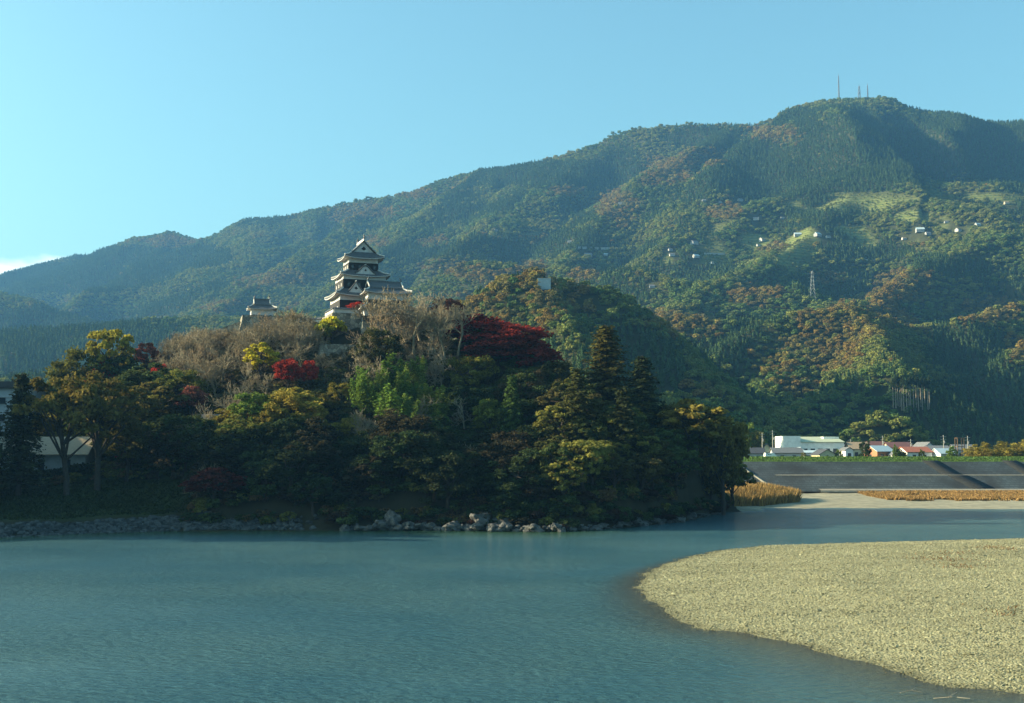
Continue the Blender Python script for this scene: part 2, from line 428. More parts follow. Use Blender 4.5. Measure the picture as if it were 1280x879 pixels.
me = np_mesh('hills', np.stack([gX, gY, gH], -1).reshape(-1, 3), quads)
fa = me.attributes.new('field', 'FLOAT', 'POINT')
fa.data.foreach_set('value', np.clip(land_type(gX, gY, gH)[4], 0, 1).astype(np.float32).ravel())
hills = tag(link_mesh('hills', me, M_HILL, smooth=True), kind='structure')

# what can be seen: running maximum of the elevation along each line of sight (with a margin for a step to the side)
gE = (gH + 6 - CAM_Z) / gD
run = np.maximum.accumulate(gE, axis=0)
def grid_ix(x, y):
    ia = (np.arctan2(x, y) - AZ[0]) / (AZ[-1] - AZ[0]) * (NA - 1)
    idd = np.log(y / DD[0]) / math.log(DD[-1] / DD[0]) * (ND - 1)
    return ia, idd
def sample_grid(G, x, y):
    ia, idd = grid_ix(x, y)
    i0 = np.clip(ia.astype(int), 0, NA - 2); j0 = np.clip(idd.astype(int), 0, ND - 2)
    fa_, fd = np.clip(ia - i0, 0, 1), np.clip(idd - j0, 0, 1)
    return (G[j0, i0] * (1 - fa_) + G[j0, i0 + 1] * fa_) * (1 - fd) + (G[j0 + 1, i0] * (1 - fa_) + G[j0 + 1, i0 + 1] * fa_) * fd
def hz(x, y): return float(sample_grid(gH, np.array([float(x)]), np.array([float(y)]))[0])
def seen(x, y, h, up):
    ia, idd = grid_ix(x, y)
    j = np.clip(idd.astype(int) - 2, 0, ND - 1); i = np.clip(ia.astype(int), 0, NA - 1)
    return (h + up - CAM_Z) / y > run[j, i] - 0.012

# ---- forest prototypes (kept out of the scene, scattered below)
def proto_broad(seed):
    rng = np.random.default_rng(seed)
    c, r = ellipsoid_lobes(rng, 12, 3.9, 3.4, 4.3, 1.5, low=-0.6)
    return lobe_crown('broadleaf_crown', rng, c, r, 40, 0.60, spread=0.7, lo=0.7)
def proto_cone(seed):
    rng = np.random.default_rng(seed); n = 420
    t = rng.uniform(0, 1, n) ** 0.75; a = rng.uniform(0, 2 * math.pi, n)
    lay = np.floor(t * 9) / 9; rr = (2.7 * (1 - t) + .15) * (0.65 + 0.5 * rng.uniform(size=n)) * (0.8 + .35 * np.sin(a * 3 + lay * 9))
    P = np.stack([rr * np.cos(a), rr * np.sin(a), 12.2 * t + .8], -1)
    N = np.stack([np.cos(a), np.sin(a), 0.55 * np.ones(n)], -1)
    V, F = leaf_cards(P, N, .66, rng, .45)
    return np_mesh('conifer_crown', V, F, np.clip(.5 + rng.normal(0, .2, n), 0, 1))
protos = bpy.data.collections.new('forest_crowns')
for i in range(7):
    me = proto_broad(100 + i) if i < 4 else proto_cone(200 + i)
    me.materials.append(M_FAR)
    protos.objects.link(bpy.data.objects.new('crown_%d' % i, me))

def scatter_group(name, coll):
    ng = bpy.data.node_groups.new(name, 'GeometryNodeTree')
    ng.interface.new_socket('Geometry', in_out='INPUT', socket_type='NodeSocketGeometry')
    ng.interface.new_socket('Geometry', in_out='OUTPUT', socket_type='NodeSocketGeometry')
    gi, go = ng.nodes.new('NodeGroupInput'), ng.nodes.new('NodeGroupOutput')
    ip = ng.nodes.new('GeometryNodeInstanceOnPoints'); ci = ng.nodes.new('GeometryNodeCollectionInfo')
    ci.inputs['Collection'].default_value = coll; ci.inputs['Separate Children'].default_value = True; ci.inputs['Reset Children'].default_value = True
    def attr(nm, ty):
        q = ng.nodes.new('GeometryNodeInputNamedAttribute'); q.data_type = ty; q.inputs['Name'].default_value = nm
        return [o for o in q.outputs if o.enabled and o.name == 'Attribute'][0]
    er = ng.nodes.new('FunctionNodeEulerToRotation')
    L = ng.links.new
    L(gi.outputs[0], ip.inputs['Points']); L(ci.outputs[0], ip.inputs['Instance']); ip.inputs['Pick Instance'].default_value = True
    L(attr('pick', 'INT'), ip.inputs['Instance Index']); L(attr('rot', 'FLOAT_VECTOR'), er.inputs[0]); L(er.outputs[0], ip.inputs['Rotation'])
    L(attr('scl', 'FLOAT_VECTOR'), ip.inputs['Scale']); L(ip.outputs[0], go.inputs[0])
    return ng
def scatter(name, P, pick, rot, scl, col, ng):
    me = bpy.data.meshes.new(name); n = len(P)
    me.vertices.add(n); me.vertices.foreach_set('co', np.asarray(P, np.float32).ravel())
    def put(nm, ty, fld, arr, dt=np.float32):
        a = me.attributes.new(nm, ty, 'POINT'); a.data.foreach_set(fld, np.ascontiguousarray(arr, dtype=dt).ravel())
    put('pick', 'INT', 'value', pick, np.int32); put('rot', 'FLOAT_VECTOR', 'vector', rot); put('scl', 'FLOAT_VECTOR', 'vector', scl)
    if col is not None: put('col', 'FLOAT_VECTOR', 'vector', col)
    o = bpy.data.objects.new(name, me); COL.objects.link(o)
    m = o.modifiers.new('scatter', 'NODES'); m.node_group = ng
    return o
NG_FOREST = scatter_group('forest_scatter', protos)

CLEAR = []   # (x, y, r): hillside houses stand in small clearings
for q in [(945,272),(920,250),(935,300),(978,302),(1150,296),(1180,290),(1205,290)]: pass
def forest_points(x0, x1, y0, y1, step, seed):
    rng = np.random.default_rng(seed)
    xs, ys = np.meshgrid(np.arange(x0, x1, step), np.arange(y0, y1, step))
    x = (xs + rng.uniform(-.45, .45, xs.shape) * step).ravel(); y = (ys + rng.uniform(-.45, .45, xs.shape) * step).ravel()
    m = np.abs(x / y) < math.tan(math.radians(27)); x, y = x[m], y[m]
    h = sample_grid(gH, x, y)
    m = (h > PLAIN + 2.5) & seen(x, y, h, 14)
    return x[m], y[m], h[m], rng
def make_forest(name, label, x0, x1, y0, y1, step, seed, size=1.0):
    x, y, h, rng = forest_points(x0, x1, y0, y1, step, seed)
    for cx, cy, cr in HOUSE_CLEAR:
        m = (x - cx) ** 2 + ((y - cy + cr * .5) * .6) ** 2 > cr * cr; x, y, h = x[m], y[m], h[m]
    px, py, aut, ced, fld, n1, n2, n3 = land_type(x, y, h)
    n = len(x); u = rng.uniform(size=n)
    conifer = ced + rng.normal(0, .16, n) > 0.55
    autumn = (~conifer) & (aut + rng.normal(0, .16, n) > 0.72)
    field = fld > 0.35
    keep = ~field | (u < .9); x, y, h, conifer, autumn, field, n1, n2, n3 = [a[keep] for a in (x, y, h, conifer, autumn, field, n1, n2, n3)]
    n = len(x); conifer &= ~field
    pick = np.where(conifer, rng.integers(4, 7, n), rng.integers(0, 4, n))
    sc = rng.uniform(.75, 1.25, n) * np.where(conifer, 1.0, rng.choice([.62, .85, 1.0, 1.3], n)) * size
    sc = np.where(field, sc * rng.uniform(.28, .5, n), sc)
    scl = np.stack([sc * rng.uniform(.9, 1.15, n), sc * rng.uniform(.9, 1.15, n), sc * rng.uniform(.8, 1.15, n) * np.where(conifer, .82, 1.0)], -1)
    rot = np.stack([rng.normal(0, .05, n), rng.normal(0, .05, n), rng.uniform(0, 6.28, n)], -1)
    C = np.empty((n, 3)); v = rng.uniform(0.88, 1.14, n)[:, None]
    g1, g2 = np.array([.095, .155, .046]), np.array([.20, .21, .058])
    w = np.clip(n2 * 1.6 - .3 + rng.normal(0, .25, n), 0, 1)[:, None]
    C[:] = g1 * (1 - w) + g2 * w
    o1, o2, o3 = np.array([.215, .15, .044]), np.array([.225, .19, .052]), np.array([.165, .145, .055])
    wo = rng.uniform(size=n)[:, None]
    oc = np.where(wo < .4, o1, np.where(wo < .75, o2, o3))
    C = np.where(autumn[:, None], oc, C)
    C = np.where(conifer[:, None], np.array([.062, .105, .045]), C)
    C = np.where(field[:, None], np.array([.15, .17, .055]), C) * v
    o = scatter(name, np.stack([x, y, h - .4], -1), pick, rot, scl, C, NG_FOREST)
    tag(o, label, 'forest', kind='stuff'); print(name, n)
    return o

# hillside houses: photograph pixel of the foot, width in metres, roof colour index (the distance is found on the slope)
HILL_HOUSES = [(945,276,14,0),(925,252,14,1),(900,254,9,1),(880,252,10,1),(953,302,15,2),(948,308,9,0),(978,274,9,1),(997,296,16,3),(1022,296,16,3),(1035,298,10,0),(1160,294,12,1),(1183,279,9,1),(1198,290,14,0),(1222,283,12,3),(1258,256,12,4),
  (1150,291,18,3),(868,306,16,1),(838,314,10,1),(840,321,12,0),(712,304,11,0),(717,283,8,1),(620,289,9,1),(606,292,7,1),(775,256,10,1),(870,323,14,3),(735,322,18,1),(757,320,10,3),(890,330,9,2),(1205,258,8,1),(1130,300,10,2),(815,360,10,1),(1272,282,9,1)]
HOUSE_CLEAR = []; HOUSE_POS = []
def find_on_slope(px, py, d0=900, d1=3200):
    dx, dy, dz = ray(px, py)
    Y = np.linspace(d0, d1, 1400); k = Y / dy
    hh = sample_grid(gH, dx * k, Y); zz = CAM_Z + dz * k
    hit = np.where(hh >= zz)[0]
    if len(hit) == 0: return None
    j = hit[0]
    return dx * k[j], Y[j], hh[j]
for (px, py, w, c) in HILL_HOUSES:
    p = find_on_slope(px, py)
    HOUSE_POS.append(p)
    if p: HOUSE_CLEAR.append((p[0], p[1], w * 1.0))
HOUSE_CLEAR += [(-300, 1, 1)]
make_forest('mountain_forest', 'mixed conifer and autumn wood covering the tall mountain behind the castle', -2600, 1700, 1250, 4450, 6.3, 11, .93)
make_forest('foothill_forest', 'green and orange wood on the low hills behind the castle and the village', -420, 620, 500, 1250, 4.8, 12, 0.72)

# the ground under everything, out past the mountains
gm = MB(); gm.poly([(-5600, -420, -3), (5600, -420, -3), (5600, 5560, -3), (-5600, 5560, -3)], [(0, 1, 2, 3)])
M_BED = mat_plain('river_bed', (.10, .09, .06), .9, .3, .2)
tag(gm.build('ground', M_BED), kind='structure')

# the air: one even volume round the camera and everything built
hb = MB(); hb.box(-5650, -450, -4, 5650, 5600, 1010)
M_HAZE = bpy.data.materials.new('haze'); M_HAZE.use_nodes = True
hn = M_HAZE.node_tree; hn.nodes.remove(hn.nodes['Principled BSDF'])
pv = hn.nodes.new('ShaderNodeVolumePrincipled'); pv.inputs['Density'].default_value = HAZE_DENSITY
pv.inputs['Color'].default_value = HAZE_COLOR; pv.inputs['Anisotropy'].default_value = 0.2
hn.links.new(pv.outputs[0], hn.nodes['Material Output'].inputs['Volume'])
hz_ob = tag(hb.build('haze', M_HAZE), 'pale blue air between the river and the mountains', 'haze', kind='stuff')
hz_ob.display_type = 'WIRE'

# ------------------------------------------------------------------ river, gravel, castle hill, levee
def sdist(x, y, poly):
    """distance to a closed polygon, positive inside"""
    x = np.asarray(x, float); y = np.asarray(y, float)
    best = np.full(x.shape, 1e12); ins = np.zeros(x.shape, bool)
    n = len(poly)
    for i in range(n):
        ax, ay = poly[i]; bx, by = poly[(i + 1) % n]
        dx, dy = bx - ax, by - ay; L = dx * dx + dy * dy + 1e-9
        t = np.clip(((x - ax) * dx + (y - ay) * dy) / L, 0, 1)
        best = np.minimum(best, (x - ax - t * dx) ** 2 + (y - ay - t * dy) ** 2)
        c = ((ay > y) != (by > y)) & (x < (bx - ax) * (y - ay) / (by - ay + 1e-12) + ax)
        ins ^= c
    d = np.sqrt(best)
    return np.where(ins, d, -d)
BAR_PX = [(1280,868),(1200,861),(1100,834),(1000,807),(930,793),(880,786),(840,770),(812,751),(797,735),(800,723),(815,713),(850,699),(900,688),(960,682),(1100,678),(1280,673)]
BAR = [on_z(px, py, 0)[:2] for px, py in BAR_PX]
BAR = BAR + [(150, 212), (280, 214), (280, 50), (60, 62)]
def bar_z(x, y):
    d = sdist(x, y, BAR) + (fbm(x / 2.2, y / 2.2, 91, 3) - .5) * 2.2
    up = 0.055 * d + 0.25 * np.clip(d / 20, 0, 1) * (fbm(x / 14, y / 9, 92, 3) - .5)
    return np.where(d > 0, np.minimum(up, 1.15 + .25 * (fbm(x / 20, y / 12, 93) - .5)), np.maximum(.07 * d, -2.0)), d
def grid_mesh(name, xs, ys, fn):
    X, Y = np.meshgrid(xs, ys); Z = fn(X, Y)
    i = np.arange(X.size).reshape(X.shape)
    Q = np.stack([i[:-1, :-1], i[:-1, 1:], i[1:, 1:], i[1:, :-1]], -1).reshape(-1, 4)
    return np_mesh(name, np.stack([X, Y, Z], -1).reshape(-1, 3), Q), X, Y, Z

# gravel bar
M_GRAVEL, nt, b = mat_new('river_gravel')
g = nd(nt, 'ShaderNodeTexCoord')
vo = nd(nt, 'ShaderNodeTexVoronoi', i_Scale=5.5); vo.inputs['Randomness'].default_value = 1.0
nt.links.new(g.outputs['Object'], vo.inputs['Vector'])
no = nd(nt, 'ShaderNodeTexNoise', i_Scale=.25, i_Detail=6.0)
nt.links.new(g.outputs['Object'], no.inputs['Vector'])
cr = nd(nt, 'ShaderNodeValToRGB'); e = cr.color_ramp.elements
e[0].position = .1; e[0].color = (.20, .19, .105, 1); e[1].position = .9; e[1].color = (.34, .325, .19, 1)
sp = nd(nt, 'ShaderNodeSeparateColor'); nt.links.new(vo.outputs['Color'], sp.inputs[0])
nt.links.new(sp.outputs[0], cr.inputs[0])
gz = nd(nt, 'ShaderNodeSeparateXYZ'); nt.links.new(g.outputs['Object'], gz.inputs[0])
wet = nd(nt, 'ShaderNodeMapRange', i_1=-.05, i_2=.10, i_3=.38, i_4=1.0); nt.links.new(gz.outputs['Z'], wet.inputs[0])
pm = nd(nt, 'ShaderNodeMapRange', i_1=.3, i_2=.7, i_3=.8, i_4=1.12); nt.links.new(no.outputs[0], pm.inputs[0])
mm = nd(nt, 'ShaderNodeMath', operation='MULTIPLY'); nt.links.new(wet.outputs[0], mm.inputs[0]); nt.links.new(pm.outputs[0], mm.inputs[1])
sc_ = nd(nt, 'ShaderNodeVectorMath', operation='SCALE'); nt.links.new(cr.outputs[0], sc_.inputs[0]); nt.links.new(mm.outputs[0], sc_.inputs['Scale'])
nt.links.new(sc_.outputs[0], b.inputs['Base Color']); b.inputs['Roughness'].default_value = .9; b.inputs['Specular IOR Level'].default_value = .15
bp = nd(nt, 'ShaderNodeBump', i_Strength=.8, i_Distance=.12); bp.invert = True
nt.links.new(vo.outputs['Distance'], bp.inputs['Height']); nt.links.new(bp.outputs[0], b.inputs['Normal'])
me, X, Y, Z = grid_mesh('gravel_bar', np.arange(8, 282, 1.1), np.arange(48, 222, 1.1), lambda x, y: bar_z(x, y)[0])
gravel_bar = tag(link_mesh('gravel_bar', me, M_GRAVEL, smooth=True), kind='structure')

# loose stones on it
M_STONE = mat_leaf('river_stones', 'instancer', 0.0, contrast=0.12)
stone_coll = bpy.data.collections.new('river_stone_shapes')
for s in range(4):
    bm = bmesh.new(); bmesh.ops.create_icosphere(bm, subdivisions=1, radius=1)
    rr = random.Random(s)
    for v in bm.verts: v.co = Vector((v.co.x * rr.uniform(.75, 1.25), v.co.y * rr.uniform(.7, 1.1), v.co.z * rr.uniform(.45, .7)))
    me = bpy.data.meshes.new('stone'); bm.to_mesh(me); bm.free(); me.materials.append(M_STONE)
    stone_coll.objects.link(bpy.data.objects.new('stone_shape_%d' % s, me))
NG_STONE = scatter_group('stone_scatter', stone_coll)
rng = np.random.default_rng(7)
n = 420000
y = 60 + (rng.uniform(0, 1, n) ** 1.25) * 150; x = rng.uniform(8, 105, n)
m = (x / y < .47); x, y = x[m], y[m]
z, d = bar_z(x, y)
m = (d > -.8) & (rng.uniform(size=len(x)) < np.clip(.25 + d * .6, .25, 1)); x, y, z, d = x[m], y[m], z[m], d[m]
n = len(x); print('stones', n)
s = np.exp(rng.normal(math.log(.07), .32, n)).clip(.04, .22) * np.clip(.75 + y / 420, .8, 1.2)
v = (np.clip(rng.normal(.9, .17, n), .45, 1.35) * (.72 + .5 * fbm(x / 9, y / 5, 61, 4)))[:, None]
hue = rng.uniform(size=n)[:, None]
C = (np.array([.30, .29, .172]) * (1 - hue) + np.array([.285, .28, .19]) * hue) * v * np.clip(.5 + z / .16, .38, 1)[:, None]
tag(scatter('river_stones', np.stack([x, y, z + s * .1], -1), rng.integers(0, 4, n), np.stack([rng.normal(0, .3, n), rng.normal(0, .3, n), rng.uniform(0, 6.28, n)], -1), np.stack([s * rng.uniform(.8, 1.5, n), s, s * rng.uniform(.4, .75, n)], -1), C, NG_STONE),
    'pale rounded river stones covering the gravel bar', 'gravel', kind='stuff')

# castle hill and its banks
SHORE_PX = [(0,672),(100,667),(200,664),(300,663),(400,663),(500,662),(600,663),(700,664),(780,659),(850,652),(905,640),(960,636),(1100,636),(1280,637)]
SH = np.array([on_z(px, py, 0)[:2] for px, py in SHORE_PX])
SHX = np.concatenate([[-700, -300, -150], SH[:, 0], [200, 600]]); SHY = np.concatenate([[170, 185, 198], SH[:, 1], [316, 330]])
def shore_y(x): return np.interp(x, SHX, SHY)
SPINE = np.array([(-150, 330, 9), (-125, 305, 13), (-105, 300, 23), (-88, 301, 36), (-74, 304, 43), (-62, 306, 46.5), (-38, 306, 47), (-22, 304, 45), (-8, 300, 37), (6, 294, 31), (20, 286, 24), (34, 284, 16), (46, 288, 9), (56, 300, 4)], float)
SIDE = [(-38, 296, 46), (-30, 276, 32), (-26, 255, 18), (-20, 240, 9)]
SIDE2 = [(10, 292, 29), (14, 268, 20), (16, 250, 11), (18, 240, 5)]
SIDE3 = [(-80, 300, 36), (-84, 278, 24), (-86, 262, 14), (-88, 250, 8)]
def castle_z(x, y):
    x = np.asarray(x, float); y = np.asarray(y, float)
    d = y - shore_y(x) + (fbm(x / 9, y / 9, 71, 3) - .5) * 3
    lf = np.clip((-34 - x) / 22, 0, 1)                       # gentle grassed bank on the left, cliff on the right
    rf = np.clip((x - 46) / 12, 0, 1)
    bankL = np.interp(d, [-20, 0, 5, 7, 34, 60, 200], [-3, 0, 2.6, 2.9, 7.0, 8.5, 10])
    bankR = np.interp(d, [-20, 0, 2.5, 6, 20, 60, 200], [-3, 0, 2.2, 4.2, 7.5, 9.5, 10])
    bankF = np.interp(d, [-20, 0, 12, 60, 80, 200], [-1.5, 0, .55, 1.6, 2.6, 3.0])
    B = bankL * lf + (bankR * (1 - rf) + bankF * rf) * (1 - lf)
    H = np.full(x.shape, -50.0)
    for P, s, r in ((SPINE, .62, 7), (np.array(SIDE, float), .7, 4), (np.array(SIDE2, float), .7, 4), (np.array(SIDE3, float), .6, 4)):
        best = np.full(x.shape, 1e9); h = np.zeros(x.shape)
        for a, b_ in zip(P[:-1], P[1:]):
            e_ = b_ - a; t = np.clip(((x - a[0]) * e_[0] + (y - a[1]) * e_[1]) / (e_[0] ** 2 + e_[1] ** 2), 0, 1)
            q = (x - a[0] - t * e_[0]) ** 2 + (y - a[1] - t * e_[1]) ** 2
            mk = q < best; best = np.where(mk, q, best); h = np.where(mk, a[2] + t * e_[2], h)
        H = np.maximum(H, h - s * (np.sqrt(best + r * r) - r))
    shade_mound = 44 - .62 * (np.sqrt((x + 196) ** 2 + ((y - 222) * .9) ** 2 + 200) - 14)  # hill added outside the frame, shaped to shade the bank and lower slope
    H = np.maximum(H, shade_mound)
    plateau = (x > -74) & (x < -18) & (np.abs(y - 306) < 9)
    k = 2.0; mx = np.maximum(H, B)
    Z_ = mx + k * np.log(np.exp((H - mx) / k) + np.exp((B - mx) / k)) - .2
    Z_ = np.where(d > 3, Z_ + (fbm(x / 11, y / 11, 73, 3) - .5) * 1.6 * (1 - rf), np.minimum(Z_, B + .3))
    return Z_
def cz(x, y): return float(castle_z(np.array([float(x)]), np.array([float(y)]))[0])
M_SOIL, nt, b = mat_new('castle_hill_soil')
g = nd(nt, 'ShaderNodeTexCoord'); n1_ = nd(nt, 'ShaderNodeTexNoise', i_Scale=.25, i_Detail=9.0, i_Roughness=.7)
nt.links.new(g.outputs['Object'], n1_.inputs['Vector'])
gr = nd(nt, 'ShaderNodeAttribute', attribute_type='GEOMETRY', attribute_name='grass')
c1 = nd(nt, 'ShaderNodeMix', data_type='RGBA'); c1.inputs[6].default_value = (.018, .018, .012, 1); c1.inputs[7].default_value = (.05, .045, .026, 1)
c2 = nd(nt, 'ShaderNodeMix', data_type='RGBA'); c2.inputs[6].default_value = (.024, .038, .014, 1); c2.inputs[7].default_value = (.05, .065, .022, 1)
c3 = nd(nt, 'ShaderNodeMix', data_type='RGBA')
for c_ in (c1, c2): nt.links.new(n1_.outputs[0], c_.inputs[0])
nt.links.new(gr.outputs['Fac'], c3.inputs[0]); nt.links.new(c1.outputs[2], c3.inputs[6]); nt.links.new(c2.outputs[2], c3.inputs[7])
nt.links.new(c3.outputs[2], b.inputs['Base Color']); b.inputs['Roughness'].default_value = 1; b.inputs['Specular IOR Level'].default_value = .05
bp = nd(nt, 'ShaderNodeBump', i_Strength=.6, i_Distance=.4); nt.links.new(n1_.outputs[0], bp.inputs['Height']); nt.links.new(bp.outputs[0], b.inputs['Normal'])
me, X, Y, Z = grid_mesh('castle_hill', np.concatenate([np.arange(-700, -180, 20), np.arange(-180, 58.1, 1.75)]), np.arange(168, 400.1, 1.75), castle_z)
ga = me.attributes.new('grass', 'FLOAT', 'POINT')
dsh = Y - shore_y(X)
ga.data.foreach_set('value', (np.clip((-60 - X) / 8, 0, 1) * np.clip((dsh - 5) / 2, 0, 1) * np.clip((42 - dsh) / 8, 0, 1)).astype(np.float32).ravel())
castle_hill = tag(link_mesh('castle_hill', me, M_SOIL, smooth=True), kind='structure')

M_SHORE = mat_plain('far_gravel', (.27, .25, .175), .95, .35, .35)
me, X, Y, Z = grid_mesh('gravel_shore', np.concatenate([np.arange(54, 240, 2.0), np.arange(240, 700, 20)]), np.arange(290, 412.1, 2.0), lambda x, y: castle_z(np.maximum(x, 58), y) + .03 + (fbm(x / 6, y / 4, 15, 3) - .5) * .5)
gravel_shore = tag(link_mesh('gravel_shore', me, M_SHORE, smooth=True), kind='structure')

# levee: cross-section swept along x
LEV = [(392, 2.4), (393, 3.1), (394.2, 3.2), (402.4, 7.5), (404.2, 7.6), (413.5, 12.0), (419.0, 13.6), (425.0, 13.5), (436.0, 10.2)]
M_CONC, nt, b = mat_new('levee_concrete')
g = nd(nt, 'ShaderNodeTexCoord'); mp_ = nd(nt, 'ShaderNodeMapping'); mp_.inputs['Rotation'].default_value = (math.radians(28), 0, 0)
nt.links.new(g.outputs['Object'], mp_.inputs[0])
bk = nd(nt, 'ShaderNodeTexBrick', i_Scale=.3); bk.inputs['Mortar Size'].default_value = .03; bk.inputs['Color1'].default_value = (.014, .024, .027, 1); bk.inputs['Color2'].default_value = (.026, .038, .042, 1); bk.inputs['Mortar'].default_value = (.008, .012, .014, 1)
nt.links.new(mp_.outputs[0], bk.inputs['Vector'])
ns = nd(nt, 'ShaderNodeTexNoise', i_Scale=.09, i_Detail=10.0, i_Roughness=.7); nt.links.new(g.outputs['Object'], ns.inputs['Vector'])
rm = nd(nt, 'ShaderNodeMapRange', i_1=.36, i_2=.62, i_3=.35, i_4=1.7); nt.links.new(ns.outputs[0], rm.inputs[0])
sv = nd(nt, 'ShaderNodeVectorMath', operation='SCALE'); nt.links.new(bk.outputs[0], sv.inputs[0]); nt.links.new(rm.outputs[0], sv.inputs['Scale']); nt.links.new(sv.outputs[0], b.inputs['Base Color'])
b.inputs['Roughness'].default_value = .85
M_GRASS = mat_plain('levee_grass', (.075, .13, .03), 1.0, .45, .5, .5, .05)
M_PATH = mat_plain('path_concrete', (.27, .25, .20), .9, .25, .6)
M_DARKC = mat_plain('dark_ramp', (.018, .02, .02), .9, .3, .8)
def sweep(name, secs, mat, x0=56, x1=700, n=60, kind='structure'):
    xs = np.linspace(x0, x1, n); V = []; F = []
    for x_ in xs:
        for (y_, z_) in secs: V.append((x_, y_, z_))
    k = len(secs)
    for i in range(n - 1):
        for j in range(k - 1): F.append((i * k + j, (i + 1) * k + j, (i + 1) * k + j + 1, i * k + j + 1))
    return tag(link_mesh(name, np_mesh(name, V, F), mat), kind=kind)
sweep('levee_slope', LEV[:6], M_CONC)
sweep('levee_grass', [(413.5, 12.0), (416, 12.75), (419.0, 13.6), (425.0, 13.5), (436.0, 10.2)], M_GRASS)
sweep('levee_ledge_path', [(402.3, 7.3), (402.3, 7.72), (404.1, 7.76), (404.3, 7.3)], M_PATH, 88)
sweep('levee_foot_path', [(391.2, 2.2), (391.2, 3.0), (394.0, 3.3), (394.3, 3.0)], M_PATH, 100, 175)
def lev_pt(px, py, up=0.0):
    Y = np.interp(py, [571.4, 577, 592, 610.5], [419, 413.5, 403, 394]); zz = np.interp(Y, [p[0] for p in LEV], [p[1] for p in LEV])
    return ((px - 640) / 1500 * Y * 1.0, Y, zz + up)
def lev_strip(name, L, R, mat, label, cat, up):
    V, F = [], []
    for a, c in zip(L, R):
        p, q = lev_pt(*a), lev_pt(*c)
        V += [(p[0], p[1], p[2] + up), (q[0], q[1], q[2] + up), (p[0], p[1], p[2] - .3), (q[0], q[1], q[2] - .3)]
    for i in range(len(L) - 1):
        a, c = i * 4, (i + 1) * 4
        F += [(a, a + 1, c + 1, c), (a + 1, a + 3, c + 3, c + 1), (a + 2, a, c, c + 2)]
    return tag(link_mesh(name, np_mesh(name, V, F), mat), label, cat)
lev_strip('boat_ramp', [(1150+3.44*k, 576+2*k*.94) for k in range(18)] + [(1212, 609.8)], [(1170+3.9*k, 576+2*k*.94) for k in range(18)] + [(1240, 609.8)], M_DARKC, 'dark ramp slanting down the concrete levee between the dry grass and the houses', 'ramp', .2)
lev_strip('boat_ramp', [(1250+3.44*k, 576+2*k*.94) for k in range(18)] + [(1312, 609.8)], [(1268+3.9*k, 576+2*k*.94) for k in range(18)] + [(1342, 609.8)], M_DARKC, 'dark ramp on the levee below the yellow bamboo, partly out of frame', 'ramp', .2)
lev_strip('concrete_stairs', [(914, 577), (938, 592), (956, 605)], [(917, 577), (942, 592), (961, 605)], M_PATH, 'thin pale stairway down the levee above the reeds', 'stairs', .3)

# water
def axis(*parts): return np.unique(np.concatenate([np.arange(*p) for p in parts]))
wx = axis((-700, -200, 20), (-200, 160, 2.0), (160, 701, 20)); wy = axis((-300, 30, 15), (30, 336, 2.0))
me, X, Y, Z = grid_mesh('river', wx, wy, lambda x, y: 0 * x)
sh = np.clip(1 - np.maximum(-sdist(X, Y, BAR) - .3, 0) / np.clip(10.5 - (Y - 70) * .09, 2.0, 11), 0, 1) * np.where(Y < 150, 1, np.clip((185 - Y) / 35, 0, 1))
nsh = np.clip(1 - (shore_y(X) - Y) / 22, 0, 1)
a = me.attributes.new('shallow', 'FLOAT', 'POINT'); a.data.foreach_set('value', sh.astype(np.float32).ravel())
a = me.attributes.new('weedy', 'FLOAT', 'POINT'); a.data.foreach_set('value', (nsh * np.clip((30 - X) / 20, 0, 1)).astype(np.float32).ravel())
M_WATER, nt, b = mat_new('river_water')
g = nd(nt, 'ShaderNodeTexCoord')
a = nd(nt, 'ShaderNodeAttribute', attribute_type='GEOMETRY', attribute_name='shallow')
wnz = nd(nt, 'ShaderNodeTexNoise', i_Scale=.03, i_Detail=4.0); nt.links.new(g.outputs['Object'], wnz.inputs['Vector'])
wc = nd(nt, 'ShaderNodeMix', data_type='RGBA'); wc.inputs[6].default_value = (.032, .094, .116, 1); wc.inputs[7].default_value = (.056, .124, .134, 1)
wq = nd(nt, 'ShaderNodeMapRange', i_1=.38, i_2=.62); nt.links.new(wnz.outputs[0], wq.inputs[0]); nt.links.new(wq.outputs[0], wc.inputs[0])
sq = nd(nt, 'ShaderNodeMath', operation='POWER'); sq.inputs[1].default_value = 1.3; nt.links.new(a.outputs['Fac'], sq.inputs[0])
wm = nd(nt, 'ShaderNodeMix', data_type='RGBA'); wm.inputs[7].default_value = (.06, .055, .032, 1)
wa = nd(nt, 'ShaderNodeAttribute', attribute_type='GEOMETRY', attribute_name='weedy'); wg = nd(nt, 'ShaderNodeMix', data_type='RGBA'); wg.inputs[7].default_value = (.03, .075, .02, 1)
nt.links.new(wa.outputs['Fac'], wg.inputs[0]); nt.links.new(wc.outputs[2], wg.inputs[6])
nt.links.new(sq.outputs[0], wm.inputs[0]); nt.links.new(wg.outputs[2], wm.inputs[6]); nt.links.new(wm.outputs[2], b.inputs['Base Color'])
b.inputs['Roughness'].default_value = .24; b.inputs['IOR'].default_value = 1.36; b.inputs['Specular IOR Level'].default_value = .75
m1_ = nd(nt, 'ShaderNodeMapping'); m1_.inputs['Scale'].default_value = (.55, 1.0, 1)
nt.links.new(g.outputs['Object'], m1_.inputs[0])
r1_ = nd(nt, 'ShaderNodeTexNoise', i_Scale=1.7, i_Detail=6.0, i_Roughness=.6); r2_ = nd(nt, 'ShaderNodeTexNoise', i_Scale=.16, i_Detail=3.0)
nt.links.new(m1_.outputs[0], r1_.inputs['Vector']); nt.links.new(m1_.outputs[0], r2_.inputs['Vector'])
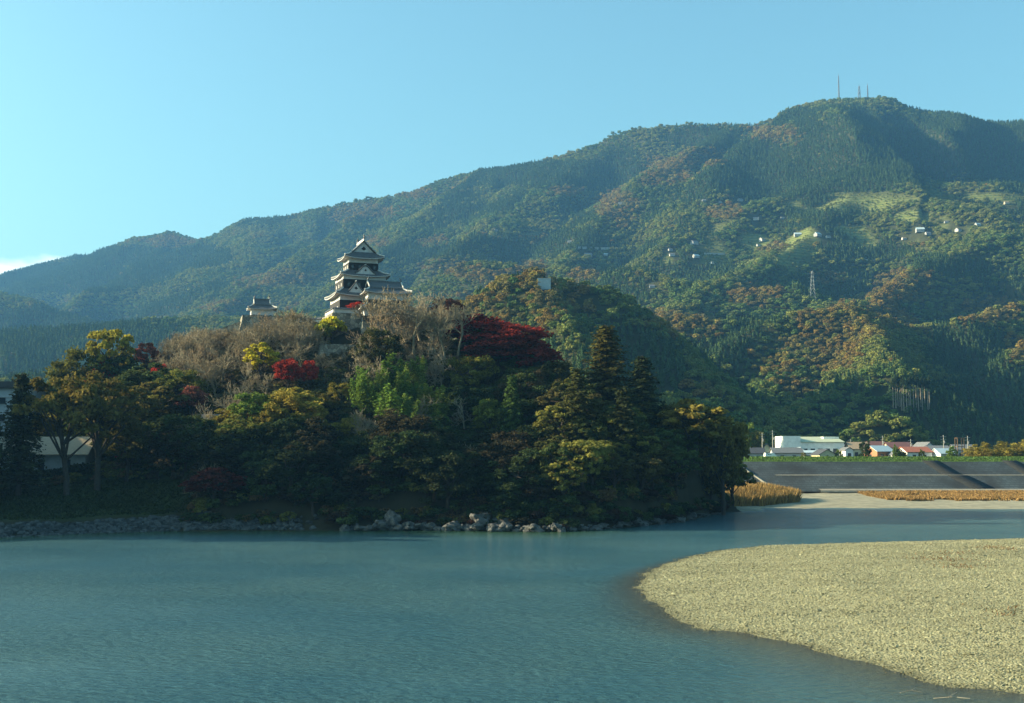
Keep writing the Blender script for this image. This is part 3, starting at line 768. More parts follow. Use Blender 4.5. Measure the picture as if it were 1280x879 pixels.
ad = nd(nt, 'ShaderNodeMath', operation='MULTIPLY_ADD'); ad.inputs[1].default_value = .8; nt.links.new(r2_.outputs[0], ad.inputs[0]); nt.links.new(r1_.outputs[0], ad.inputs[2])
gu = nd(nt, 'ShaderNodeTexNoise', i_Scale=.022, i_Detail=3.0); gm_ = nd(nt, 'ShaderNodeMapping'); gm_.inputs['Scale'].default_value = (.5, 1.3, 1); nt.links.new(g.outputs['Object'], gm_.inputs[0]); nt.links.new(gm_.outputs[0], gu.inputs['Vector'])
gr_ = nd(nt, 'ShaderNodeMapRange', i_1=.38, i_2=.62, i_3=.5, i_4=1.0); nt.links.new(gu.outputs[0], gr_.inputs[0])
wb = nd(nt, 'ShaderNodeBump', i_Distance=.62); cl_ = nd(nt, 'ShaderNodeMapRange', i_1=0.0, i_2=1.0, i_3=1.0, i_4=.25); nt.links.new(wa.outputs['Fac'], cl_.inputs[0]); cm_ = nd(nt, 'ShaderNodeMath', operation='MULTIPLY'); nt.links.new(gr_.outputs[0], cm_.inputs[0]); nt.links.new(cl_.outputs[0], cm_.inputs[1]); nt.links.new(cm_.outputs[0], wb.inputs['Strength'])
ro_ = nd(nt, 'ShaderNodeMapRange', i_1=0.0, i_2=1.0, i_3=.15, i_4=.07); nt.links.new(wa.outputs['Fac'], ro_.inputs[0]); nt.links.new(ro_.outputs[0], b.inputs['Roughness']); nt.links.new(ad.outputs[0], wb.inputs['Height']); nt.links.new(wb.outputs[0], b.inputs['Normal'])
river = tag(link_mesh('river', me, M_WATER), kind='structure')

# reeds and dry grass
def blades(name, P, h, w, col, label, cat, seed, lean=.25):
    rng = np.random.default_rng(seed); n = len(P)
    a = rng.uniform(0, 6.28, n); hh = h * rng.uniform(.55, 1.2, n); ww = w * rng.uniform(.6, 1.4, n)
    u = np.stack([np.cos(a), np.sin(a), 0 * a], -1) * ww[:, None]
    l = np.stack([rng.normal(0, lean, n), rng.normal(0, lean, n), np.ones(n)], -1) * hh[:, None]
    V = np.stack([P - u * .5, P + u * .5, P + l * .75 + u * .55, P + l], 1).reshape(-1, 3)
    me = np_mesh(name, V, np.arange(4 * n).reshape(-1, 4), np.clip(rng.normal(.5, .22, n), 0, 1))
    return tag(link_mesh(name, me, mat_leaf(name + '_blades', 'fixed', .35, col, .6)), label, cat, kind='stuff')
rng = np.random.default_rng(31)
REED = [(p[0], p[1]) for p in (on_z(903, 634, .4), on_z(950, 632, .5), on_z(1000, 628, .6))] + [(86, 366), (70, 375), (50, 372), (46, 345)]
x = rng.uniform(44, 92, 60000); y = rng.uniform(316, 378, 60000); d = sdist(x, y, REED); m = d > 0; x, y, d = x[m], y[m], d[m]
z = castle_z(np.maximum(x, 58), y) - .1 + np.clip(d * .22, 0, 2.2)
blades('reeds', np.stack([x, y, z], -1), 3.0, .28, (.30, .20, .075), 'tall golden reeds on the point past the castle hill', 'reeds', 5)
x = rng.uniform(112, 200, 60000); y = rng.uniform(352, 391, 60000); w_ = fbm(x / 16, y / 7, 33, 3)
m = w_ + np.clip((y - 362) / 60, -.3, .3) + np.clip((x - 125) / 100, -.2, .15) > .50; x, y = x[m], y[m]
blades('dry_grass', np.stack([x, y, castle_z(np.maximum(x, 58), y)], -1), .9, .4, (.30, .19, .075), 'low orange dry grass between the gravel and the levee', 'grass', 6, .5)
x = rng.uniform(58, 480, 26000); y = rng.uniform(413.8, 424, 26000)
z = np.interp(y, [413.5, 416, 419, 425], [12, 12.75, 13.6, 13.5])
blades('levee_turf', np.stack([x, y, z], -1), .3, .35, (.09, .15, .035), 'bright green mown grass along the top of the levee', 'grass', 8, .5)
PW = [on_z(*q, .8)[:2] for q in ((1190, 704), (1160, 702), (1255, 690), (1272, 772), (1200, 712), (1240, 688), (1185, 695))]
x = np.concatenate([rng.normal(q[0], 1.8, 80) for q in PW]); y = np.concatenate([rng.normal(q[1], 2.0, 80) for q in PW])
blades('gravel_weeds', np.stack([x, y, bar_z(x, y)[0]], -1), .22, .10, (.19, .11, .055), 'sparse reddish weeds in patches on the gravel bar', 'weeds', 9, .6)
# turf on the bank below the plaster wall
x = rng.uniform(-175, -58, 40000); dd_ = rng.uniform(6.5, 40, 40000); y = shore_y(x) + dd_; k_ = castle_z(x, y) < 8.8; x, y = x[k_], y[k_]
blades('bank_turf', np.stack([x, y, castle_z(x, y) - .03], -1), .38, .3, (.03, .044, .016), 'dark grass of the bank below the plaster wall', 'grass', 10, .5)

# ------------------------------------------------------------------ village behind the levee, hillside houses, poles, masts
_mc = {}
def paint(c, rough=.85, noise=.18):
    k = (tuple(c), rough)
    if k not in _mc: _mc[k] = mat_plain('painted_wall', c, rough, noise, .7)
    return _mc[k]
def tilem(c):
    k = ('t', tuple(c))
    if k not in _mc: _mc[k] = mat_tiles('roof_tiles', c)
    return _mc[k]
M_GLASS, nt, b = mat_new('window_glass'); b.inputs['Base Color'].default_value = (.03, .04, .05, 1); b.inputs['Roughness'].default_value = .15
M_STEEL = mat_plain('galvanised_steel', (.30, .31, .30), .6, .25, .8)
M_POLE = mat_plain('pole_concrete', (.33, .32, .29), .8, .2, .8)
WHITE, CREAM, TAN, BRICK, GREYW = (.78, .78, .74), (.62, .55, .36), (.45, .38, .26), (.36, .17, .09), (.42, .43, .42)
R_GREY, R_BLUE, R_RED, R_MAROON, R_TAN, R_GREEN, R_DARK = (.14, .145, .15), (.42, .52, .56), (.38, .12, .06), (.14, .06, .05), (.30, .22, .14), (.42, .45, .31), (.06, .06, .065)
def house_parts(root, w, d, h, rh, wall, roof, ridge='x', over=.5, win=2, door=True, fine=True):
    m = MB()
    if ridge == 'x':
        m.poly([(-w/2,-d/2,0),(w/2,-d/2,0),(w/2,d/2,0),(-w/2,d/2,0),(-w/2,-d/2,h),(w/2,-d/2,h),(w/2,d/2,h),(-w/2,d/2,h),(-w/2,0,h+rh*.96),(w/2,0,h+rh*.96)],
               [(3,2,1,0),(0,1,5,4),(2,3,7,6),(3,0,4,8,7),(1,2,6,9,5),(4,5,9,8),(6,7,8,9)])
    else:
        m.poly([(-w/2,-d/2,0),(w/2,-d/2,0),(w/2,d/2,0),(-w/2,d/2,0),(-w/2,-d/2,h),(w/2,-d/2,h),(w/2,d/2,h),(-w/2,d/2,h),(0,-d/2,h+rh*.96),(0,d/2,h+rh*.96)],
               [(3,2,1,0),(1,2,6,5),(3,0,4,7),(0,1,5,8,4),(2,3,7,9,6),(5,6,9,8),(7,4,8,9)])
    m.build('wall', paint(wall), root)
    r = MB(); k = rh / ((d if ridge == 'x' else w) / 2)
    if ridge == 'x': r.gable(-w/2-over, w/2+over, -d/2-over, d/2+over, h-k*over+.02, h+rh+.02)
    else:
        q = MB(); q.gable(-d/2-over, d/2+over, -w/2-over, w/2+over, h-k*over+.02, h+rh+.02)
        r.poly([(-y_, x_, z_) for x_, y_, z_ in q.v], q.f)
    r.build('roof', tilem(roof), root)
    if fine:
        for i in range(win):
            cx = (-.5 + (i + .7) / (win + .4)) * w
            f = MB(); f.box(cx-.7, -d/2-.06, h*.42, cx+.7, -d/2+.05, h*.78); fo = f.build('window', M_GLASS, root)
            g_ = MB(); g_.box(cx-.8, -d/2-.10, h*.42-.1, cx+.8, -d/2+.02, h*.42); g_.build('sill', paint(GREYW), fo)
        f = MB(); f.box(-w/2-.06, -.7, h*.4, -w/2+.05, .7, h*.76); f.build('window', M_GLASS, root)
        if door:
            f = MB(); f.box(w*.36-.5, -d/2-.05, 0, w*.36+.5, -d/2+.05, 2.1); f.build('door', paint(BRICK), root)
def house(label, px0, px1, pe, pr, Y, wall, roof, d=8, rz=0, ridge='x', win=2, name='house', cat='house', group=None):
    x0, x1 = (px0-640)/1500*Y, (px1-640)/1500*Y
    ze, zr = at(0, pe, Y)[2], at(0, pr, Y)[2]; zb = 10.6
    e = tag(empty(name, ((x0+x1)/2, Y+d/2, zb), math.radians(rz)), label, cat, group)
    house_parts(e, x1-x0, d, ze-zb, zr-ze, wall, roof, ridge, win=win); return e

# white warehouse
Yw = 505
wh = tag(empty('warehouse', at(1012, 571, Yw)[:2] + (10.6,)), 'long white warehouse with a pale green roof above the levee', 'warehouse')
L = (1052-977)/1500*Yw; zt = at(0, 545.5, Yw)[2]-10.6; zm = at(0, 553.5, Yw)[2]-10.6
m = MB(); m.box(-L/2, -7, 0, L/2, 7, zm); m.build('wall', paint(WHITE), wh)
m = MB(); m.box(-L/2-.1, -7.4, 0, -L/2+7.2, 7.4, zt); m.build('end_block', paint(WHITE), wh)
m = MB(); m.box(L/2-6.4, 1.0, zm, L/2+.1, 7.3, zt-.2); m.build('end_block', paint(WHITE), wh)
m = MB(); m.poly([(-L/2+7.2,-7.5,zm),(L/2+.3,-7.5,zm),(L/2+.3,6.9,zt-.3),(-L/2+7.2,6.9,zt-.3),(-L/2+7.2,-7.5,zm+.25),(L/2+.3,-7.5,zm+.25),(L/2+.3,6.9,zt-.05),(-L/2+7.2,6.9,zt-.05)],[(3,2,1,0),(4,5,6,7),(0,1,5,4),(1,2,6,5),(2,3,7,6),(3,0,4,7)]); m.build('roof', mat_plain('sheet_roof', R_GREEN, .5, .12, .4), wh)
for i in range(5):
    cx = -L/2+9.2+i*3.1; f = MB(); f.box(cx-.9,-7.08,zm*.42,cx+.9,-6.9,zm*.72); f.build('window', M_GLASS, wh)
m = MB(); m.box(-L/2+1.5,-7.48,0,-L/2+5,-7.3,zt*.45); m.build('door', paint(GREYW), wh)

house('dark-roofed low house with a white gable end behind the parked van', 966, 1002, 566, 560, 470, GREYW, R_GREY, 7)
house('long dark house beneath the edge of the big tree', 926, 955, 566.5, 560, 468, GREYW, R_DARK, 7)
house('small house with a lit cream gable beside the leaning utility poles', 949, 961, 561, 555, 500, CREAM, R_GREY, 7, 14, 'y')
house('narrow white annex below the long warehouse', 996, 1004, 563, 559.5, 485, WHITE, R_BLUE, 5, 0, 'y', 1)
house('white shed with a flat pale roof in front of the warehouse', 1004, 1022, 566, 563.5, 480, WHITE, R_BLUE, 5)
house('small yellow gabled house standing on the levee edge', 1020, 1041, 568, 562, 455, CREAM, R_DARK, 7, 12, 'y')
house('grey-roofed house right of the warehouse wall', 1046, 1064, 561, 556, 520, GREYW, R_GREY, 8)
house('white-walled store beside the tan-roofed house', 1054, 1064, 562.5, 559.5, 490, WHITE, R_GREY, 6, 8, 'y', 1)
house('tan-roofed house partly behind the round dark tree', 1062, 1086, 561, 553, 495, CREAM, R_TAN, 9)
house('brick-red house with a pale blue roof beside the round tree', 1088, 1113, 564, 557.5, 462, BRICK, R_BLUE, 8, 22)
house('maroon-roofed house behind the brick-red house', 1110, 1140, 559.5, 553, 520, TAN, R_MAROON, 9)
house('little white house with a low grey roof between brick and red-roofed houses', 1114, 1126, 568, 564.5, 458, WHITE, R_GREY, 6, 15, 'y', 1)
house('white-walled house with a bright orange-red roof', 1128, 1162, 565, 559, 462, WHITE, R_RED, 8, 12)
house('white gabled house with dark wing behind the orange-red roof', 1148, 1166, 560, 553, 510, WHITE, R_GREY, 8, 18, 'y')
house('low dark-roofed house running behind the utility pole', 1160, 1186, 562, 557.5, 505, GREYW, R_GREY, 8)
house('white house with a light blue roof near the steel frame', 1170, 1192, 567, 561, 460, WHITE, R_BLUE, 7, 14)
house('maroon-roofed cottage at the back of the village', 1086, 1106, 557.5, 552, 545, TAN, R_MAROON, 8)
house('dim grey house at the foot of the wooded hill', 1192, 1216, 562, 556, 540, GREYW, R_GREY, 8)

# van
Yv = 440; vx, _, vz = at(963, 571, Yv)
van = tag(empty('parked_van', (vx, Yv, 11.4 + 1.6), math.radians(8)), 'white van parked on the levee crest by dark-roofed house', 'van')
prof = [(-2.2,.45),(2.2,.45),(2.25,1.0),(1.75,1.25),(1.15,2.05),(-2.1,2.1),(-2.25,1.3)]
def prism(prof, w, inset=.12):
    n = len(prof); m = MB()
    V = [(x, -w/2+(inset if z>1.3 else 0), z) for x, z in prof]+[(x, w/2-(inset if z>1.3 else 0), z) for x, z in prof]
    m.poly(V, [tuple(range(n)), tuple(range(2*n-1, n-1, -1))]+[(i, i+n, (i+1)%n+n, (i+1)%n) for i in range(n)]); return m
prism(prof, 1.8).build('body', paint(WHITE, .3, .03), van)
for sx in (-1.4, 1.4):
    for sy in (-.82, .82):
        w_ = MB(); w_.tube([(sx, sy-.12, .36), (sx, sy+.12, .36)], .36, 12); o = w_.build('wheel', paint((.02,.02,.02)), van)
        w_ = MB(); w_.tube([(sx, sy-.14, .36), (sx, sy+.14, .36)], .18, 10); w_.build('rim', M_STEEL, o)
for (a, c) in ((-1.9, -.9), (-.7, .2), (.35, 1.1)):
    for s in (-1, 1):
        f = MB(); f.poly([(a, s*.86, 1.35),(c, s*.86, 1.35),(c, s*.80, 1.9),(a, s*.80, 1.9)], [(0,1,2,3)]); f.build('window', M_GLASS, van)
f = MB(); f.poly([(1.74,-.7,1.3),(1.74,.7,1.3),(1.22,.66,1.98),(1.22,-.66,1.98)], [(0,1,2,3)]); f.build('windscreen', M_GLASS, van)
for s in (-.6,.6):
    f = MB(); f.box(2.2, s-.18, .75, 2.28, s+.18, .95); f.build('headlight', paint((.7,.7,.68), .2, .02), van)

# utility poles
def pole(px, pt, Y, label, arms=2, lean=0):
    x = (px-640)/1500*Y; zt = at(0, pt, Y)[2]
    e = tag(empty('utility_pole', (x, Y, 10.6)), label, 'utility pole', 'utility poles in the village')
    h = zt-10.6; m = MB(); m.tube([(0,0,0),(lean,0,h)], [.22,.14], 8); m.build('pole', M_POLE, e)
    for i in range(arms):
        m = MB(); m.box(-1.1+lean, -.07, h-.7-i*1.1, 1.1+lean, .07, h-.55-i*1.1); m.build('crossarm', M_STEEL, e)
    m = MB(); m.tube([(.35,0,h*.72),(.35,0,h*.72+1.1)], .28, 8); m.build('transformer', M_STEEL, e)
pole(952, 541, 490, 'utility pole above the cream gable, nearest the big riverside tree')
pole(965, 538, 520, 'tall utility pole just beside the white warehouse block')
pole(1062, 549, 530, 'thin utility pole between the warehouse and the tan roof')
pole(1102, 545, 530, 'utility pole rising behind the brick-red house')
pole(1137, 549, 510, 'utility pole over the maroon roofs')
pole(1178, 544, 480, 'tall utility pole behind the low dark-roofed house', 3)
pole(1208, 545, 480, 'utility pole standing next to the rusty steel frame', 2)
e = tag(empty('steel_frame', ((1198-640)/1500*478, 478, 10.6)), 'rusty steel frame tower at the end of the village', 'tower')
M_RUST = mat_plain('rusty_steel', (.16, .10, .06), .8, .35, 1)
for sx in (-1.3, 1.3):
    for sy in (-1.3, 1.3):
        m = MB(); m.box(sx-.14, sy-.14, 0, sx+.14, sy+.14, 10.6); m.build('post', M_RUST, e)
for z in (3.5, 7, 10.4):
    m = MB()
    for s in (-1.3, 1.3): m.box(-1.5, s-.1, z, 1.5, s+.1, z+.22); m.box(s-.1, -1.18, z+.003, s+.1, 1.18, z+.2)
    m.build('brace', M_RUST, e)

# hillside houses
HL = ['pale roofed farmhouse on the bright green terrace', 'grey house at the top edge of the terraces', 'tiny white house among the dark trees above the orchard', 'long grey roof at the upper terrace corner', 'cream house glowing in the sun on the orange knoll', 'small white shed below the glowing cream house', 'white-walled hut in the middle of the terraces', 'blue-roofed house under the pale poplar row', 'second blue-roofed house along the terrace lane', 'small bright house closing the terrace lane',
      'grey house in the eastern hamlet', 'dark little house above the eastern hamlet', 'bright white house in the eastern hamlet', 'blue-roofed house at the hamlet edge', 'sunlit yellow house alone on the high field', 'wide blue roof in front of the eastern hamlet', 'grey farmhouse in the middle wooded valley', 'white house beside the valley road', 'bright white cube house in the valley', 'bright white house above the road wall', 'small house upslope of the road wall', 'white house by itself on the far western slope', 'smaller white house on the far western slope',
      'pale house high in the autumn wood', 'blue roofed barn below the valley houses', 'long grey barn under the road wall', 'low blue shed under the road wall', 'tan-roofed cottage low in the valley', 'small dark house by the high field', 'grey house under the eastern hamlet', 'half-hidden house in the lower valley wood', 'small house at the eastern frame edge']
WALLS = [(.40,.40,.38), (.30,.31,.31), (.40,.40,.38), (.30,.31,.31), (.45,.40,.28)]; ROOFS = [R_GREY, R_GREY, R_TAN, R_BLUE, R_TAN]
hp = {}
for i, (q, p) in enumerate(zip(HILL_HOUSES, HOUSE_POS)):
    if not p: continue
    c = q[3]; rz = math.radians((i * 37) % 50 - 10)
    e = tag(empty('hillside_house', (p[0], p[1], p[2] - .5), rz, q[2] / 18.0), HL[i], 'house', 'houses scattered on the mountain slope')
    if c not in hp:
        house_parts(e, 12, 8, 4.6, 3.2, WALLS[c], ROOFS[c], fine=False); hp[c] = [ch for ch in e.children]
    else:
        for ch in hp[c]:
            k = ch.copy(); COL.objects.link(k); k.parent = e
# road walls on the slope
M_WALLC = mat_plain('road_wall_concrete', (.42, .42, .40), .9, .2, .1)
def slope_wall(pts, h, label):
    P = [find_on_slope(*p) for p in pts]; P = [p for p in P if p]
    if len(P) < 2: return
    m = MB()
    for a, c in zip(P[:-1], P[1:]):
        m.poly([(a[0],a[1],a[2]-1),(c[0],c[1],c[2]-1),(c[0],c[1],c[2]+h),(a[0],a[1],a[2]+h),(a[0],a[1]+1.5,a[2]-1),(c[0],c[1]+1.5,c[2]-1),(c[0],c[1]+1.5,c[2]+h),(a[0],a[1]+1.5,a[2]+h)],[(0,1,2,3),(7,6,5,4),(3,2,6,7),(0,4,5,1),(0,3,7,4),(1,5,6,2)])
    tag(m.build('road_wall', M_WALLC), label, 'wall')
slope_wall([(712, 311), (722, 311.5), (735, 312), (748, 312.5), (775, 313)], 4.5, 'long pale road wall across the wooded valley slope')
slope_wall([(1062, 326), (1080, 326.5), (1098, 327)], 2.5, 'short pale wall in the shaded hollow under the terraces')
slope_wall([(880, 318), (905, 318.5), (925, 319)], 2.5, 'low wall along the lane below the terraces')

# pale block building on the autumn knoll
p = find_on_slope(680, 360, 560, 900)
if p:
    e = tag(empty('water_tank', (p[0], p[1] - 4, p[2])), 'pale blue concrete block building among orange trees on the knoll', 'building')
    zt = at(680, 350.5, p[1])[2] - p[2]; wv = 16 / 1500 * p[1]
    m = MB(); m.box(-wv/2, -3, -2, wv/2, 3, zt); m.build('wall', paint((.32,.39,.42)), e)
    m = MB(); m.box(-wv/2-.2, -3.2, zt, wv/2+.2, 3.2, zt+.3); m.build('roof', paint((.50,.54,.55)), e)
# lattice pylon and radio masts
def lattice(root, h, w0, w1, t, n, mat):
    for sx in (-1, 1):
        for sy in (-1, 1):
            m = MB(); m.tube([(sx*w0/2, sy*w0/2, 0), (sx*w1/2, sy*w1/2, h)], t, 4); m.build('leg', mat, root)
    m = MB()
    for i in range(n):
        z0, z1 = h*i/n, h*(i+1)/n; a, c = (w0+(w1-w0)*i/n)/2, (w0+(w1-w0)*(i+1)/n)/2
        for s in (-1, 1):
            m.tube([(-a, s*a, z0), (c, s*c, z1)], t*.6, 3); m.tube([(s*a, -a, z0), (s*c, c, z1)], t*.6, 3); m.tube([(a, s*a, z0), (-c, s*c, z1)], t*.6, 3)
    m.build('bracing', mat, root)
p = find_on_slope(1016, 378, 900, 2000)
if p:
    zt = at(1016, 338, p[1])[2] - p[2]
    e = tag(empty('power_pylon', (p[0], p[1], p[2] - 1)), 'grey lattice power pylon rising from the autumn wood', 'pylon')
    lattice(e, zt, zt*.17, zt*.04, .17, 8, M_STEEL)
    for k in (.68, .8, .92):
        m = MB(); m.tube([(-zt*.13, 0, zt*k), (0, 0, zt*k+.6), (zt*.13, 0, zt*k)], .18, 4); m.build('crossarm', M_STEEL, e)
M_MAST = mat_plain('mast_paint', (.20, .19, .19), .7, .2, .1)
for px, pt, w, lab in ((1048.5, 95, 3.0, 'tallest radio mast on the mountain top, standing apart'), (1074, 108, 7.0, 'short tapered radio mast between the tall one and the slim one'), (1084.5, 107, 3.0, 'slim radio mast next to the tapered one on the summit')):
    Y = 2795; x = (px-640)/1500*Y*1.0; z0 = hz(x, Y) - 1; zt = at(px, pt, Y)[2] - z0; x = at(px, 115, Y)[0]
    e = tag(empty('radio_mast', (x, Y, z0)), lab, 'radio mast', 'radio masts on the summit'); lattice(e, zt, w, w*.35, .36, 10, M_MAST)
    m = MB(); m.tube([(0,0,zt),(0,0,zt+6)], [.5,.2], 4); m.build('antenna', M_MAST, e)
    m = MB(); m.tube([(0,-1.2,zt*.6),(0,-2.0,zt*.6)], [1.6,1.2], 8); m.build('dish', M_MAST, e)

# ------------------------------------------------------------------ castle
M_PLASTER = mat_plain('white_plaster', (.50, .50, .49), .85, .2, .8)
M_BOARD = mat_plain('black_boards', (.022, .021, .022), .7, .3, 3)
M_KAWARA = mat_tiles('grey_roof_tiles', (.085, .088, .092), 3.2)
M_LIMEWASH = mat_plain('lime_ridge', (.55, .54, .50), .85, .15, 1.5)
M_ISHI, nt, b = mat_new('castle_stone')
g = nd(nt, 'ShaderNodeTexCoord'); v1 = nd(nt, 'ShaderNodeTexVoronoi', i_Scale=1.1, feature='F1'); v2 = nd(nt, 'ShaderNodeTexVoronoi', i_Scale=1.1, feature='DISTANCE_TO_EDGE')
nt.links.new(g.outputs['Object'], v1.inputs['Vector']); nt.links.new(g.outputs['Object'], v2.inputs['Vector'])
cr = nd(nt, 'ShaderNodeValToRGB'); e = cr.color_ramp.elements; e[0].color = (.12, .11, .085, 1); e[1].color = (.34, .31, .24, 1)
sp = nd(nt, 'ShaderNodeSeparateColor'); nt.links.new(v1.outputs['Color'], sp.inputs[0]); nt.links.new(sp.outputs[0], cr.inputs[0])
mr_ = nd(nt, 'ShaderNodeMapRange', i_1=0.0, i_2=.08, i_3=.35, i_4=1.0); nt.links.new(v2.outputs['Distance'], mr_.inputs[0])
sv = nd(nt, 'ShaderNodeVectorMath', operation='SCALE'); nt.links.new(cr.outputs[0], sv.inputs[0]); nt.links.new(mr_.outputs[0], sv.inputs['Scale']); nt.links.new(sv.outputs[0], b.inputs['Base Color'])
bp = nd(nt, 'ShaderNodeBump', i_Strength=.9, i_Distance=.15); nt.links.new(v2.outputs['Distance'], bp.inputs['Height']); nt.links.new(bp.outputs[0], b.inputs['Normal']); b.inputs['Roughness'].default_value = .95

def skirt_roof(root, hx, hy, z0, ix, iy, z1, up=.45, n=10, th=.22, name='roof'):
    """one hipped ring of roof with upturned corners, its white soffit and corner ridges as children"""
    def ring(ax, ay, z, lift):
        P = []
        for (sx, sy), (ex, ey) in (((-1,-1),(1,-1)), ((1,-1),(1,1)), ((1,1),(-1,1)), ((-1,1),(-1,-1))):
            for i in range(n):
                t = i/n; u = abs(2*t-1)**3
                P.append(((sx+(ex-sx)*t)*ax, (sy+(ey-sy)*t)*ay, z+lift*u))
        return P
    N = 4*n; rings = [ring(hx, hy, z0, up), ring(hx*.5+ix*.5, hy*.5+iy*.5, z0*.58+z1*.42, up*.35), ring(ix, iy, z1, 0)]
    V = [p for r in rings for p in r] + [(x, y, z-th) for x, y, z in rings[0]]
    F = []
    for k in range(2): F += [(k*N+i, k*N+(i+1)%N, (k+1)*N+(i+1)%N, (k+1)*N+i) for i in range(N)]
    F += [(3*N+i, 3*N+(i+1)%N, (i+1)%N, i) for i in range(N)]
    m = MB(); m.poly(V, F); ro = m.build(name, M_KAWARA, root)
    inner = ring(ix-.05, iy-.05, z0+.05, 0); outer = [(x*.985, y*.985, z-th-.015) for x, y, z in rings[0]]
    m = MB(); m.poly(outer+inner, [(i, N+i, N+(i+1)%N, (i+1)%N) for i in range(N)])
    fasc = [(x*1.003, y*1.003, z-th*.45) for x, y, z in rings[0]]; fb = [(x*1.003, y*1.003, z-th-.03) for x, y, z in rings[0]]
    m.poly(fasc+fb, [(i, (i+1)%N, N+(i+1)%N, N+i) for i in range(N)]); m.build('soffit', M_PLASTER, ro)
    for sx in (-1, 1):
        for sy in (-1, 1):
            m = MB(); m.tube([(sx*hx*1.0, sy*hy*1.0, z0+up+.12), (sx*(hx+ix)/2, sy*(hy+iy)/2, z0*.58+z1*.42+up*.35+.12), (sx*ix, sy*iy, z1+.12)], [.2,.2,.2], 6); m.build('corner_ridge', M_LIMEWASH, ro)
    return ro
def storey(root, hx, hy, z0, z1, white=.35):
    m = MB(); m.box(-hx, -hy, z0, hx, hy, z1); w = m.build('wall', M_PLASTER, root)
    zt = z1-(z1-z0)*white
    m = MB(); m.box(-hx-.08, -hy-.08, z0+.01, hx+.08, hy+.08, zt); m.build('boarding', M_BOARD, root)
    for k in range(4):
        cx = (-.75+.5*k)*hx; zc = z0+(zt-z0)*.55
        f = MB(); f.box(cx-.35, -hy-.14, zc-.45, cx+.35, -hy-.05, zc+.45); f.build('window', M_GLASS, root)
    for k in range(3):
        cy = (-.6+.6*k)*hy; zc = z0+(zt-z0)*.55
        f = MB(); f.box(-hx-.14, cy-.35, zc-.45, -hx-.05, cy+.35, zc+.45); f.build('window', M_PLASTER, root)
def gable_front(root, cx, yf, z0, w, h, depth, curve=False, name='gable'):
    """a dormer gable facing -y: white face, tiled roof with raised verge"""
    n = 13; pr = []
    for i in range(n):
        t = -1+2*i/(n-1)
        zz = (h*(.5+.5*math.cos(math.pi*t))*.9 + .1*h*(1-abs(t))) if curve else h*(1-abs(t))**1.12
        pr.append((cx+t*w/2, z0+zz))
    m = MB(); V = [(x, yf, z) for x, z in pr]+[(cx+w/2, yf, z0-.25), (cx-w/2, yf, z0-.25)]
    V2 = [(x, y+.12, z) for x, y, z in V]; k = len(V); m.poly(V+V2, [tuple(range(k)), tuple(range(2*k-1, k-1, -1))]+[(i, i+k, (i+1)%k+k, (i+1)%k) for i in range(k)])
    gb = m.build(name, M_PLASTER, root)
    m = MB(); o = .3
    A = [(cx+(x-cx)*1.07, yf-o, z+.08) for x, z in pr]; B = [(cx+(x-cx)*1.07, yf+depth, z+.08) for x, z in pr]; A2 = [(x, y, z+.3) for x, y, z in A]; B2 = [(x, y, z+.3) for x, y, z in B]
    m.poly(A+B+A2+B2, [(i, i+1, n+i+1, n+i) for i in range(n-1)]+[(2*n+i, 3*n+i, 3*n+i+1, 2*n+i+1) for i in range(n-1)]+[(i, 2*n+i, 2*n+i+1, i+1) for i in range(n-1)]); m.build('gable_roof', M_KAWARA, gb)
    m = MB(); m.tube([(cx, yf-o-.1, z0+h+.42), (cx, yf+depth, z0+h+.42)], .16, 6); m.build('gable_ridge', M_LIMEWASH, gb)
    m = MB(); s = h*.13; m.poly([(cx-s*1.6, yf-.06, z0+h*.42), (cx, yf-.06, z0+h*.30), (cx+s*1.6, yf-.06, z0+h*.42), (cx, yf-.06, z0+h*.62)], [(0,1,2,3)]); m.build('gable_ornament', M_BOARD, gb)
    return gb
def fish(root, y, z, s=1.0, x=0, ax='y', flip=1):
    pts = [(0,0,0),(0,.12*flip,.35),(0,.05*flip,.75),(0,-.2*flip,1.15),(0,-.5*flip,1.35)]
    m = MB(); P = [((x, y+b*s, z+c*s) if ax == 'y' else (x+b*s, y, z+c*s)) for a, b, c in pts]
    m.tube(P, [.3*s,.34*s,.24*s,.15*s,.05*s], 7); m.build('ridge_fish', M_KAWARA, root)

TH = math.radians(20); KX, KY, KZ = at(450, 398, 307)
keep = tag(empty('castle_keep', (KX, KY, KZ), TH, (.86, .88, .97)), 'four-storey black and white castle keep with stacked grey roofs', 'castle keep', 'castle buildings on the hilltop')
storey(keep, 7.6, 6.8, -.3, 5.6, .28)
skirt_roof(keep, 9.1, 8.3, 5.2, 6.4, 5.6, 7.2, .6)
storey(keep, 6.4, 5.6, 6.6, 10.9, .3)
gable_front(keep, -2.9, -7.1, 5.9, 4.6, 2.7, 2.6); gable_front(keep, 3.2, -7.1, 5.9, 4.6, 2.7, 2.6)
skirt_roof(keep, 7.5, 6.7, 10.6, 4.4, 3.8, 12.4, .55)
storey(keep, 4.4, 3.8, 11.8, 15.7, .36)
gable_front(keep, .2, -5.7, 11.3, 5.6, 1.9, 2.2, True)
skirt_roof(keep, 6.0, 5.4, 15.5, 3.5, 4.2, 17.1, .6)
